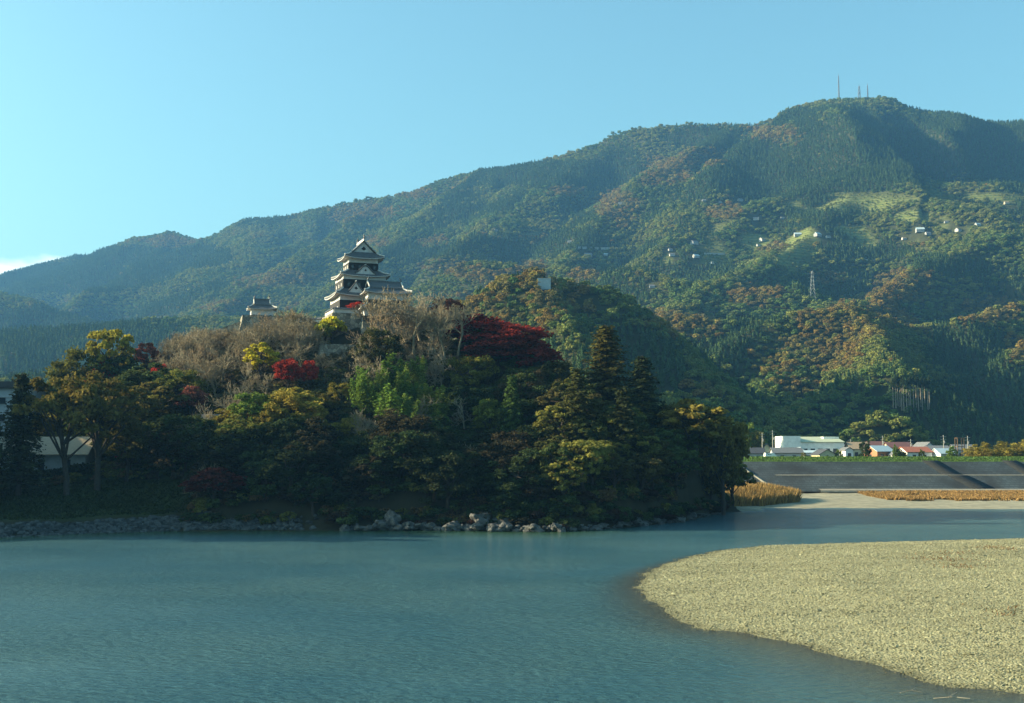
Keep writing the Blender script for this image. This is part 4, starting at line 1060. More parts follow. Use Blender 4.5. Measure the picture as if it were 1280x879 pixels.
# top gabled roof, ridge running front to back
m = MB(); n = 7; pr = [(-3.75+7.5*i/(2*n), 16.9+3.1*(1-abs(-1+i/n))**1.15) for i in range(2*n+1)]; N_ = len(pr)
A = [(x, -4.5, z) for x, z in pr]; B = [(x, 4.5, z) for x, z in pr]; A2 = [(x, y, z+.32) for x, y, z in A]; B2 = [(x, y, z+.32) for x, y, z in B]
m.poly(A+B+A2+B2, [(i, i+1, N_+i+1, N_+i) for i in range(N_-1)]+[(2*N_+i, 3*N_+i, 3*N_+i+1, 2*N_+i+1) for i in range(N_-1)]+[(i, 2*N_+i, 2*N_+i+1, i+1) for i in range(N_-1)]+[(N_+i, N_+i+1, 3*N_+i+1, 3*N_+i) for i in range(N_-1)]+[(0,N_,3*N_,2*N_),(N_-1,3*N_-1,4*N_-1,2*N_-1)])
tr = m.build('roof', M_KAWARA, keep)
for s in (-1, 1):
    m = MB(); y = s*3.9; P = [(x*.93, y, z-.02) for x, z in pr]+[(3.5, y, 16.6), (-3.5, y, 16.6)]; k = len(P); m.poly(P+[(x, y-s*.15, z) for x, y, z in P], [tuple(range(k)), tuple(range(2*k-1,k-1,-1))]); m.build('gable', M_PLASTER, tr)
m = MB(); m.poly([(-.8, -3.97, 18.0), (0, -3.97, 17.6), (.8, -3.97, 18.0), (0, -3.97, 18.7)], [(0,1,2,3)]); m.build('gable_ornament', M_BOARD, tr)
m = MB(); m.box(-.22, -4.6, 20.2, .22, 4.6, 20.75); m.build('ridge', M_LIMEWASH, tr)
fish(keep, -4.2, 20.7, 1.0, flip=-1); fish(keep, 4.2, 20.7, 1.0, flip=1)

def yagura(name, label, loc, rz, hx, hy, h, rh, base_boards=.25, lower=None, gs=1.0, fs=.8):
    """turret: ridge along x, white walls, tiled gable over a hipped eave"""
    e = tag(empty(name, loc, rz, .74 if not lower else 1.0), label, 'turret', 'castle buildings on the hilltop')
    z0 = 0
    if lower:
        storey(e, hx+1.2, hy+1.2, -.5, lower, .55); skirt_roof(e, hx+2.3, hy+2.3, lower-.25, hx-.1, hy-.1, lower+1.1, .4); z0 = lower+.6
    storey(e, hx, hy, z0-.3, z0+h, 1-base_boards)
    ro = skirt_roof(e, hx+1.2, hy+1.2, z0+h-.2, hx*.86, hy*.62, z0+h+rh*.42, .45)
    m = MB(); gx = hx*.9*gs; m.gable(-gx, gx, -hy*.7, hy*.7, z0+h+rh*.38, z0+h+rh, .28); r2 = m.build('roof', M_KAWARA, e)
    for s in (-1, 1):
        m = MB(); x = s*(gx-.5); m.poly([(x, -hy*.62, z0+h+rh*.4), (x, hy*.62, z0+h+rh*.4), (x, 0, z0+h+rh*.97), (x-s*.15, -hy*.62, z0+h+rh*.4), (x-s*.15, hy*.62, z0+h+rh*.4), (x-s*.15, 0, z0+h+rh*.97)], [(0,1,2),(5,4,3),(0,2,5,3),(1,4,5,2)]); m.build('gable', M_PLASTER, r2)
        for t in (-1, 1):
            m = MB(); m.tube([(s*(gx-.05), t*hy*.72, z0+h+rh*.38+.42), (s*(gx-.05), 0, z0+h+rh+.42)], .17, 6); m.build('verge', M_LIMEWASH, r2)
        fish(e, 0, z0+h+rh+.5, fs, s*(gx-.25), 'x', s)
    m = MB(); m.box(-gx, -.2, z0+h+rh+.1, gx, .2, z0+h+rh+.55); m.build('ridge', M_KAWARA, r2)
    return e
x, y, z = at(480, 398, 301)
yagura('castle_turret', 'long turret with a plain grey roof attached to the keep', (x, y, z - 1.2), TH, 4.9, 3.4, 3.6, 2.7, .5, 3.2)
x, y, z = at(327, 396.5, 304)
yagura('castle_turret', 'small separate turret with white walls and dark roof, apart from the keep', (x, y, z), math.radians(16), 3.7, 2.8, 2.7, 3.1, .2, None, .82, .9)

# plaster walls with tile coping in front of the keep
def coped_wall(name, label, P, h, th=.5):
    e = tag(empty(name, P[0]), label, 'wall')
    o = Vector(P[0]); P = [Vector(p)-o for p in P]
    for part, mt, z0, z1, w in (('wall', M_PLASTER, 0, h, th), ('coping', M_KAWARA, h, h+.45, th+.7)):
        m = MB()
        for a, c in zip(P[:-1], P[1:]):
            d = (c-a); nrm = Vector((-d.y, d.x, 0)).normalized()*w/2
            t = .15 if part == 'coping' else 1
            m.poly([a-nrm+Vector((0,0,z0)), c-nrm+Vector((0,0,z0)), c+nrm+Vector((0,0,z0)), a+nrm+Vector((0,0,z0)), a-nrm*t+Vector((0,0,z1)), c-nrm*t+Vector((0,0,z1)), c+nrm*t+Vector((0,0,z1)), a+nrm*t+Vector((0,0,z1))], [(3,2,1,0),(4,5,6,7),(0,1,5,4),(1,2,6,5),(2,3,7,6),(3,0,4,7)])
        m.build(part, mt, e)
coped_wall('plaster_wall', 'white plaster wall with tile coping below the keep', [(KX+2.7-11.5+.5, KY-3.0, KZ+.05), (KX+1.2-6.1, KY-1-11.0, KZ+.05), (KX+1.2-.3, KY-1-8.9, KZ+.05)], .9)
coped_wall('plaster_wall', 'faint pale wall running from the keep behind bare branches', [at(372, 399, 306)[:2] + (46.0,), at(402, 399, 303)[:2] + (46.0,)], 2.6)
def stone_base(label, cx, cy, z1, hx, hy, h, rz, batter=.28):
    m = MB(); n = 6
    for i in range(n):
        f = lambda k: (1-(k/n))**1.6*batter*h
        a, c = f(i), f(i+1); za, zc = -h+h*i/n, -h+h*(i+1)/n
        m.poly([(-hx-a,-hy-a,za),(hx+a,-hy-a,za),(hx+a,hy+a,za),(-hx-a,hy+a,za),(-hx-c,-hy-c,zc),(hx+c,-hy-c,zc),(hx+c,hy+c,zc),(-hx-c,hy+c,zc)],[(0,1,5,4),(1,2,6,5),(2,3,7,6),(3,0,4,7)]+([(4,5,6,7)] if i == n-1 else []))
    o = m.build('stone_base', M_ISHI, None, loc=(cx, cy, z1), rz=rz); return tag(o, label, 'stone wall')
stone_base('dark battered stone base directly under the keep', KX+1.2, KY-1.0, KZ+.05, 10.0, 8.6, 11, TH)
x, y, z = at(438, 432, 287); stone_base('lower stone terrace wall with a sharp lit corner below the keep', x, y+4, z, 9.0, 6.0, 12, TH)
x, y, z = at(327, 396.8, 304); stone_base('stone base under the small separate turret', x, y, z, 5.0, 4.2, 7, math.radians(16))
x, y, z = at(480, 398, 301); stone_base('stone base under the long attached turret', x, y, z-1.6, 6.6, 5.2, 7, TH)
P = [at(322, 399, 305), at(300, 402, 303), at(280, 409, 302), at(258, 419, 301)]
m = MB()
for a, c in zip(P[:-1], P[1:]):
    m.poly([(a[0],a[1]-2.2,a[2]-8),(c[0],c[1]-2.2,c[2]-8),(c[0],c[1],c[2]),(a[0],a[1],a[2]),(a[0],a[1]+3,a[2]-8),(c[0],c[1]+3,c[2]-8),(c[0],c[1]+2,c[2]),(a[0],a[1]+2,a[2])],[(0,1,2,3),(7,6,5,4),(3,2,6,7),(0,3,7,4),(1,5,6,2)])
tag(m.build('stone_wall', M_ISHI), 'long stone rampart stepping down the ridge from the small turret', 'stone wall')

# buildings by the river bank
e = tag(empty('apartment_building', at(-40, 560, 292)[:2] + (8.0,)), 'tall pale building with a dark flat roof behind the riverside trees', 'building')
zt = at(0, 487, 292)[2]-8; hw = 88/1500*292
m = MB(); m.box(-hw-12, -7, 0, hw, 9, zt); m.build('wall', paint((.38,.42,.45)), e)
m = MB(); m.box(-hw-12.8, -7.9, zt, hw+.9, 9.8, zt+1.5); m.build('roof', paint(R_DARK), e)
for f_ in range(5):
    z0 = 2.2+f_*(zt-2)/5
    m = MB(); m.box(-hw-11, -7.25, z0+1.55, hw-.8, -7.02, z0+1.75); m.build('ledge', paint((.40,.43,.45)), e)
    for k in range(7):
        cx = hw-2.6-k*4.1; m = MB(); m.box(cx-1.2, -7.1, z0, cx+1.2, -6.95, z0+1.5); w_ = m.build('window', M_GLASS, e)
        m = MB(); m.box(cx-1.3, -7.18, z0-.12, cx+1.3, -6.98, z0); m.build('sill', M_STEEL, w_)
Yh = 256
e = tag(empty('riverside_house', at(45, 600, Yh)[:2] + (8.2,)), 'low white-walled building with a tan tiled roof behind the leaning tree', 'house')
w_ = 140/1500*Yh
house_parts(e, w_, 9, at(0, 566, Yh)[2]-8.2, 3.2, (.32,.36,.39), (.27,.215,.135), 'x', .8, 4)
e = tag(empty('garden_shed', at(268, 596, 262)[:2] + (cz(at(268, 590, 258)[0], 258) - .3,), .2), 'dim shed with a grey roof hidden under the dark trees', 'shed')
house_parts(e, 5, 5, 3.2, 1.6, (.2,.2,.2), R_GREY, 'x', .5, 1)
e = tag(empty('garden_shed', at(686, 462, 286)[:2] + (cz(at(686, 462, 286)[0], 286) - .3,), -.3), 'small dark roof beside the deep red maple', 'shed')
house_parts(e, 5, 4, 3.2, 1.6, TAN, R_DARK, 'x', .5, 1)

# ------------------------------------------------------------------ trees of the castle hill
PROTO = {}
def add_proto(kind, crown, trunk): PROTO.setdefault(kind, []).append((crown, trunk))
def limb_mesh(rng, h, r, n, rx, zc, rz, lean=0.0):
    tw = Twigs(); m = 5
    pts = np.array([[lean*(i/m)**1.5+rng.normal(0, .08), rng.normal(0, .08), h*i/m] for i in range(m+1)]); pts[0] = (0, 0, -.6)
    tw.tube(pts, r, r*.6, 8)
    for i in range(n):
        a = i*2.4+rng.uniform(-.4, .4); u = rng.uniform(-.3, .8); q = math.sqrt(1-u*u)
        e_ = np.array([rx*.75*q*math.cos(a), rx*.75*q*math.sin(a), zc+rz*.7*u]); b_ = pts[rng.integers(2, m+1)]
        mid = (b_+e_)/2+rng.normal(0, .3, 3); tw.tube(np.array([b_, mid, e_]), r*.4, .03, 5)
    return tw.mesh('trunk')
for s in range(7):      # evergreen and half-turned broadleaf trees, 10 m tall
    rng = np.random.default_rng(300+s)
    c, r = ellipsoid_lobes(rng, 46, 4.6, 4.3, 5.6, .95, low=-.85); c = c + rng.normal(0, .65, c.shape)
    cr_ = lobe_crown('crown', rng, c, r * rng.uniform(.6, 1.4, len(r)), 185, .21, squash=.95, spread=1.1, lo=.15)
    add_proto('broad', cr_, limb_mesh(rng, 6.2, .30, 11, 4.2, 5.6, 3.6))
for s in range(3):      # open, see-through crowns
    rng = np.random.default_rng(330+s)
    c, r = ellipsoid_lobes(rng, 26, 4.6, 3.9, 5.9, .95, low=-.75)
    add_proto('open', lobe_crown('crown', rng, c, r, 120, .28, squash=.65, spread=.7, lo=.35), limb_mesh(rng, 6.5, .28, 18, 4.4, 5.9, 3.6, .4))
for s in range(3):      # maples: flat layered sprays
    rng = np.random.default_rng(360+s)
    c, r = ellipsoid_lobes(rng, 30, 4.6, 3.7, 6.0, 1.3, low=-.65)
    add_proto('maple', lobe_crown('crown', rng, c, r, 165, .25, squash=.6, spread=.8, lo=.2), limb_mesh(rng, 5.8, .22, 14, 4.3, 5.9, 3.3))
for s in range(2):      # tall riverside trees with a high open crown on a dark leaning trunk
    rng = np.random.default_rng(380+s)
    c, r = ellipsoid_lobes(rng, 40, 4.7, 3.0, 6.9, .8, low=-.75); c = c+rng.normal(0, .4, c.shape)
    add_proto('lean', lobe_crown('crown', rng, c, r*rng.uniform(.6, 1.4, 40), 120, .2, squash=.8, spread=.9, lo=.25), limb_mesh(rng, 6.6, .26, 22, 4.6, 6.9, 2.8, -.9))
def cedar(rng, h=20, rb=3.6, n=90):
    tw = Twigs(); tw.tube(np.array([[0,0,-.6],[0,0,h*.5],[0,0,h]]), .38, .05, 8); P, N = [], []
    for i in range(n):
        t = (i+.5)/n; z = h*(.08+.90*t); L = rb*(1-t)**.75*rng.uniform(.6, 1.15)+.25; a = i*2.39996+rng.uniform(-.3, .3)
        d = np.array([math.cos(a), math.sin(a), 0]); e_ = np.array([d[0]*L, d[1]*L, z-.22*L])
        tw.tube(np.array([[0,0,z], e_*.5+np.array([0,0,z*.5+.1]), e_]), .05, .015, 3)
        k = int(26+26*L); q = rng.uniform(.12, 1.05, k)[:, None]
        p = np.array([0,0,z])*(1-q)+e_*q+rng.normal(0, 1, (k, 3))*np.array([.34, .34, .2]); P.append(p); N.append(np.tile(d*.6+np.array([0,0,.7]), (k, 1)))
    P, N = np.concatenate(P), np.concatenate(N); V, F = leaf_cards(P, N, .26, rng, .45)
    return np_mesh('crown', V, F, np.clip(.5+rng.normal(0, .22, len(P)), 0, 1)), tw.mesh('trunk')
for s in range(3): add_proto('conifer', *cedar(np.random.default_rng(400+s)))
def bamboo(rng, h=10, n=6):
    tw = Twigs(); P, N = [], []
    for i in range(n):
        a = rng.uniform(0, 6.28); r0 = rng.uniform(.1, 1.9); hh = h*rng.uniform(.72, 1.05); b0 = np.array([r0*math.cos(a), r0*math.sin(a), 0]); ln = rng.uniform(.4, 1.5); a2 = rng.uniform(0, 6.28)
        t = np.linspace(0, 1, 8)[:, None]; pts = b0+np.concatenate([ln*t**3*math.cos(a2), ln*t**3*math.sin(a2), hh*(t-.06*t**4)], 1); pts[0, 2] -= .5
        tw.tube(pts, .05, .015, 4)
        k = 420; q = rng.uniform(.18, 1.0, k)**.8; ix = q*7; j = np.minimum(ix.astype(int), 6); p = pts[j]+(pts[j+1]-pts[j])*(ix-j)[:, None]
        w = .10+.58*np.sin(np.pi*np.clip((1-q)*1.1+.05, 0, 1))**.8
        p = p+rng.normal(0, 1, (k, 3))*np.stack([w*.6, w*.6, .2+0*w], -1); P.append(p); N.append(np.tile([[.2, -.2, .9]], (k, 1)))
    P, N = np.concatenate(P), np.concatenate(N); V, F = leaf_cards(P, N, .24, rng, .8, .45)
    return np_mesh('crown', V, F, np.clip(.5+rng.normal(0, .22, len(P)), 0, 1)), tw.mesh('trunk')
for s in range(4): add_proto('bamboo', *bamboo(np.random.default_rng(430+s)))
def bare(seed, maxlev=4):
    rng = np.random.default_rng(seed); t0, t1 = Twigs(), Twigs()
    class Sink:
        def __init__(s): s.lev = 0
    def g_(p, d, L, r, lev):
        m = 4; pts = [p]; q = p; dd = d
        for i in range(m-1):
            dd = unit(dd+rng.normal(0, .17, 3)+np.array([0, 0, .10])); q = q+dd*L/(m-1); pts.append(q)
        (t0 if lev <= 1 else t1).tube(pts, max(r, .030), max(r*.55, .022), 6 if lev == 0 else (4 if lev == 1 else 3))
        if lev >= maxlev: return
        for j in range(rng.integers(4, 6) if lev < maxlev-1 else rng.integers(2, 4)):
            s = rng.uniform(.5, 1.0); ix = s*(m-1); i0 = min(int(ix), m-2); b_ = pts[i0]+(pts[i0+1]-pts[i0])*(ix-i0)
            g_(b_, unit(dd+rng.normal(0, .62, 3)+np.array([0, 0, .12])), L*rng.uniform(.5, .78), r*.55, lev+1)
    g_(np.array([0, 0, -.5]), np.array([0, 0, 1.0]), 3.9, .17, 0)
    return t1.mesh('crown'), t0.mesh('trunk')
for s in range(6): add_proto('bare', *bare(500+s))
for s in range(3):      # low bushes, 3 m
    rng = np.random.default_rng(560+s)
    c, r = ellipsoid_lobes(rng, 12, 1.9, 1.2, 1.4, .7, low=-.5)
    tw = Twigs()
    for i in range(7):
        a = i*.9; tw.tube(np.array([[0,0,-.3],[math.cos(a)*.5, math.sin(a)*.5, .8],[math.cos(a)*1.2, math.sin(a)*1.2, 1.7]]), .06, .02, 4)
    add_proto('bush', lobe_crown('crown', rng, c, r, 170, .2, squash=.75, lo=.3), tw.mesh('trunk'))
for k, L in PROTO.items():
    for cme, tme in L:
        cme.materials.append(M_TWIG if k == 'bare' else M_LEAF); tme.materials.append(M_TWIG if k == 'bare' else M_BARK)
BASE_H = dict(lean=10, broad=10, open=10, maple=10, conifer=20, bamboo=10.2, bare=9.5, bush=2.9)
BASE_W = dict(lean=10, broad=10.2, open=10.2, maple=10.8, conifer=7.4, bamboo=5.2, bare=8.6, bush=4.8)
NAMES = dict(lean='broadleaf_tree', broad='broadleaf_tree', open='broadleaf_tree', maple='maple_tree', conifer='conifer_tree', bamboo='bamboo_clump', bare='bare_tree', bush='bush')
CATS = dict(lean='tree', broad='tree', open='tree', maple='maple', conifer='conifer', bamboo='bamboo', bare='bare tree', bush='bush')
_bd = {}
def BOUND(me):
    if me.name not in _bd:
        V = np.empty(len(me.vertices)*3, np.float32); me.vertices.foreach_get('co', V); V = V.reshape(-1, 3)
        _bd[me.name] = (float(np.percentile(V[:, 2], 99.7)), float(np.percentile(np.hypot(V[:, 0], V[:, 1]), 97)*2))
    return _bd[me.name]
TR = np.random.default_rng(2024); NTREE = [0]
def plant(kind, x, y, z, h, w, col, label, group=None, v=None, rz=None, tilt=(0, 0)):
    L = PROTO[kind]; cme, tme = L[int(TR.integers(len(L))) if v is None else v]
    bh, bw = BOUND(cme)
    e = empty(NAMES[kind], (x, y, z)); e.scale = (w/bw, w/bw, h/bh); e.rotation_euler = (tilt[0], tilt[1], TR.uniform(0, 6.28) if rz is None else rz)
    tag(e, label, CATS[kind], group)
    t = bpy.data.objects.new('trunk' if kind != 'bush' else 'stem', tme); COL.objects.link(t); t.parent = e
    c = bpy.data.objects.new('crown', cme); COL.objects.link(c); c.parent = e
    k = TR.uniform(.85, 1.18); c.color = (min(col[0]*k*TR.uniform(.93, 1.07), 1), min(col[1]*k, 1), min(col[2]*k, 1), 1)
    if kind == 'bare':
        q = [(.24,.20,.13), (.29,.255,.18), (.19,.155,.10), (.245,.19,.125), (.225,.195,.135)][int(TR.integers(5))]; c.color = (*q, 1); t.color = (q[0]*.9, q[1]*.9, q[2]*.9, 1)
    NTREE[0] += 1; return e
DARK, DEEP, OLIVE, GOLD, GREEN, BAMB = (.060, .084, .028), (.036, .055, .022), (.145, .145, .034), (.25, .21, .04), (.11, .165, .032), (.15, .205, .044)
RED, WINE, YELL, BROWN, RUST = (.33, .04, .025), (.15, .022, .017), (.46, .40, .035), (.13, .085, .04), (.22, .075, .05)
HERO = [  # kind, px centre, py top, distance, width in px, colour, label
 ('maple', 446, 378, 298.2, 25, RED, 'small vivid red maple right at the foot of the keep'),
 ('maple', 360, 449, 284, 36, RED, 'bright red maple on the slope under the small turret'),
 ('maple', 386, 451, 286, 26, RED, 'red maple touching the stone terrace corner'),
 ('maple', 600, 394, 288, 84, WINE, 'deep red maple at the top end of the wooded ridge'),
 ('maple', 640, 404, 284, 96, (.21, .03, .02), 'broad wine-red maple in the middle of the dark red group'),
 ('maple', 668, 427, 281, 70, WINE, 'wine-red maple lowest on the ridge by the dark shed roof'),
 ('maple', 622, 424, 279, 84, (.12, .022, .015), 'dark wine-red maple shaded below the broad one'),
 ('maple', 127, 451, 291, 36, RED, 'flat scarlet maple among olive crowns above the riverside trees'),
 ('maple', 240, 483, 270, 42, RUST, 'dark red maple half shaded below the bare slope'),
 ('maple', 184, 429, 301, 34, RUST, 'dull red maple among bare trees near the yellow-green crown'),
 ('maple', 199, 455, 291, 22, RED, 'little red maple peeping out beneath the bare trees'),
 ('maple', 560, 374, 303, 44, RUST, 'rusty thinning tree on the ridge next to the long turret'),
 ('bush', 150, 546, 236, 14, RED, 'tiny scarlet shrub in front of the big olive tree'),
 ('bush', 416, 397, 292, 34, YELL, 'yellow ivy bush spilling over the stone base corner'),
 ('bush', 403, 404, 291, 30, (.25, .25, .035), 'yellow-green bush beneath the yellow ivy'),
 ('open', 326, 429, 291, 46, YELL, 'bright yellow ginkgo-like tree on the bare slope'),
 ('open', 138, 411, 300, 62, (.26, .23, .035), 'tall yellow-green tree topping the western end of the hill'),
 ('broad', 92, 438, 288, 74, (.10, .10, .022), 'rounded olive-green tree on the hill end beside the yellow-green one'),
 ('broad', 188, 456, 270, 92, DARK, 'wide dark evergreen beneath the bare slope'),
 ('conifer', 28, 469, 236, 72, (.055, .062, .03), 'dark spire-shaped conifer by the tall pale building'),
 ('lean', 88, 468, 238, 120, (.15, .12, .03), 'big olive riverside tree with a dark leaning trunk'),
 ('lean', 126, 466, 243, 120, (.14, .115, .03), 'spreading olive tree behind the leaning one'),
 ('open', 178, 478, 246, 105, (.12, .105, .03), 'spreading tree between the leaning tree and the dark shed'),
 ('broad', 160, 530, 232, 60, (.10, .095, .026), 'low olive tree overhanging the grassy bank'),
 ('broad', 232, 520, 246, 84, DARK, 'dark evergreen in front of the half-shaded red maple'),
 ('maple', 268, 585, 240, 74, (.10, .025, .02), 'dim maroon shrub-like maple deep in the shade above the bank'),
 ('conifer', 757, 409, 266, 86, (.085, .082, .024), 'tallest conifer of the pair at the eastern end of the hill'),
 ('conifer', 803, 447, 262, 70, (.040, .052, .022), 'darker conifer standing just past the tallest one'),
 ('conifer', 722, 462, 262, 60, (.075, .08, .026), 'conifer leaning on the near flank below the wine-red maples'),
 ('conifer', 780, 486, 258, 62, (.05, .06, .024), 'lower conifer in front of the tall pair'),
 ('open', 868, 500, 276, 104, (.16, .13, .03), 'golden olive tree at the end of the hill above the reeds'),
 ('broad', 842, 506, 282, 62, (.17, .14, .032), 'sunlit golden tree behind the dark conifer'),
 ('broad', 902, 516, 284, 74, (.13, .11, .028), 'last olive tree above the reeds'),
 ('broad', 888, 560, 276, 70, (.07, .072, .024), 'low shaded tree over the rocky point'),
 ('broad', 587, 446, 264, 62, (.13, .135, .03), 'round pale olive tree catching the sun mid slope'),
 ('broad', 648, 462, 268, 60, DARK, 'dark round evergreen under the wine-red maples'),
 ('conifer', 640, 470, 256, 40, (.06, .10, .028), 'small green pointed conifer amid the dark slope'),
 ('broad', 612, 500, 252, 52, (.15, .165, .03), 'yellowish leafy tree at the edge of the shade'),
 ('broad', 474, 412, 287, 60, (.06, .065, .022), 'dark evergreen leaning on the stone base of the keep'),
 ('broad', 690, 452, 275, 54, (.06, .06, .026), 'dusky tree beside the small dark roof'),
]
OUT = [(40,500),(60,466),(90,441),(115,425),(132,413),(155,416),(180,430),(215,411),(260,407),(300,405),(320,402),(345,390),(380,394),(440,392),(452,372),(470,362),(500,360),(560,371),(590,391),(620,396),(650,412),(690,446),(720,470),(740,474),(790,486),(830,500),(870,506),(900,516),(925,536),(938,562),(944,605)]
OX, OY = [p[0] for p in OUT], [p[1] for p in OUT]
KEEPOPEN = []
for kind, px, pt, Y, wpx, col, lab in HERO:
    goal = 19 if kind == 'conifer' else (3.5 if kind == 'bush' else (9 if kind == 'maple' else 11))
    Y = min((Y+k for k in np.arange(-18, 19, 2.0) if Y+k <= 304), key=lambda q: abs(at(px, pt, q)[2]-cz((px-640)/1500*q, q)-goal)+.05*abs(q-Y)) if px not in (416, 403) and not (430 < px < 460) and kind != 'lean' and px > 60 else Y
    x = (px-640)/1500*Y; z = cz(x, Y); x, _, zt = at(px, pt, Y); h = zt-z
    if kind == 'maple' and 430 < px < 460: z = KZ; h = zt-z
    if kind == 'bush' and px in (416, 403): z = zt-5.5; h = 5.5
    if kind in ('maple', 'open', 'conifer', 'bush') or 'pale olive' in lab or 'yellowish' in lab: KEEPOPEN.append((px, pt, Y, wpx, min(h, 9 if kind != 'conifer' else 15)/Y*1500*.72))
    if h < 2.4 or h > 26: print('HERO height', lab, round(h, 1), round(z, 1))
    if kind == 'maple' and h > 12: z = zt-12; h = 12
    tl = (0, 0)
    plant(kind, x, Y, z, max(h, 2.2), wpx/1500*Y, col, lab, 'named trees of the castle hill' if False else None, tilt=tl)
for i, (px, pt, Y, w) in enumerate([(468,366,288,44),(486,360,287,50),(505,358,289,54),(524,360,291,50),(545,366,293,48),(494,372,284,56),(516,374,283,52),(536,378,286,46),(572,378,290,44),(556,384,284,44),(470,384,282,46),(352,384,294,40),(372,388,295,40),(336,390,292,40),(388,390,294,34)]):
    x = (px-640)/1500*Y; z = cz(x, Y); zt = at(px, pt, Y)[2]; z = max(z, zt-12)
    plant('bare', x, Y, z-.2, zt-z, w*1.4/1500*Y, BROWN, *(('tall leafless tree in front of the long attached turret', 'leafless trees before the long turret') if px > 440 else ('leafless tree between the small turret and the keep', 'leafless trees between the turrets')))
for i, (px, pt, Y, w) in enumerate([(452,520,250,50),(372,540,244,56),(360,505,250,44),(520,560,242,46),(410,560,242,50),(470,600,238,44)]):
    x = (px-640)/1500*Y; z = cz(x, Y); zt = at(px, pt, Y)[2]
    plant('bare', x, Y, z-.2, max(zt-z, 4), w/1500*Y, BROWN, 'thin leafless tree standing in the dark lower wood', 'leafless trees in the lower wood')
# grove added out of view upstream, placed to shade the bank and lower slope
for i in range(60):
    x = -106-TR.uniform(0, 95); Y = 206+TR.uniform(6, 70)
    if x/Y > -.452: continue
    plant('broad', x, Y, cz(x, Y)-.3, TR.uniform(17, 23), TR.uniform(13, 17), DARK, 'tall dark tree added out of view to shade the grassy bank', 'added shade grove upstream')
for i in range(85):
    px = TR.uniform(168, 400); Y = TR.uniform(282, 306); x = (px-640)/1500*Y; z = cz(x, Y); gp = proj(x, Y, z)[1]
    h = min(TR.uniform(7, 10.5), at(px, float(np.interp(px, [170, 215, 260, 300, 345, 400], [428, 410, 406, 404, 392, 394]))+TR.uniform(0, 10), Y)[2]-z)
    if h < 3.5 or gp > 492 or z < 20 or any(Y < hY+1 and abs(px-hx_) < hw_*.36+4 and gp-h/Y*1500 < ht_+hh_*.5 and gp > ht_ for hx_, ht_, hY, hw_, hh_ in KEEPOPEN): continue
    plant('bare', x, Y, z-.2, h, h*TR.uniform(.85, 1.15), BROWN, 'leafless grey-brown tree on the slope below the small turret', 'leafless trees west of the keep')
FOOT = [(KX, KY, 12.5), (at(480, 398, 301)[0], 301, 8.5), (at(327, 398, 304)[0], 304, 6), (at(436, 432, 291)[0], 294, 8)]
rng = np.random.default_rng(99); cnt = {}
step = 5.0
LABELS = {
 'bare_w': ('bare', 'leafless grey-brown tree on the slope below the small turret', 'leafless trees west of the keep'),
 'bare_e': ('bare', 'leafless pale grey tree on the slope right under the keep', 'leafless trees under the keep'),
 'bare_r': ('bare', 'leafless brownish tree along the ridge between the keep and the red maples', 'leafless trees on the ridge'),
 'bare_low': ('bare', 'thin leafless tree standing in the dark lower wood', 'leafless trees in the lower wood'),
 'olive': ('broad', 'olive and yellow turning tree on the middle slope below the red maple', 'turning trees on the middle slope'),
 'bamboo': ('bamboo', 'feathery bright green bamboo clump on the middle slope', 'bamboo clumps on the middle slope'),
 'dark': ('broad', 'dark evergreen tree in the shaded wood above the river rocks', 'dark evergreens of the lower wood'),
 'east': ('open', 'shaded olive tree on the eastern flank under the tall conifers', 'trees of the eastern flank'),
 'west': ('broad', 'dull green tree behind the riverside trees and the grass bank', 'trees behind the grass bank'),
 'bush': ('bush', 'low green bush among the leafless trees on the upper slope', 'bushes on the upper slope'),
}
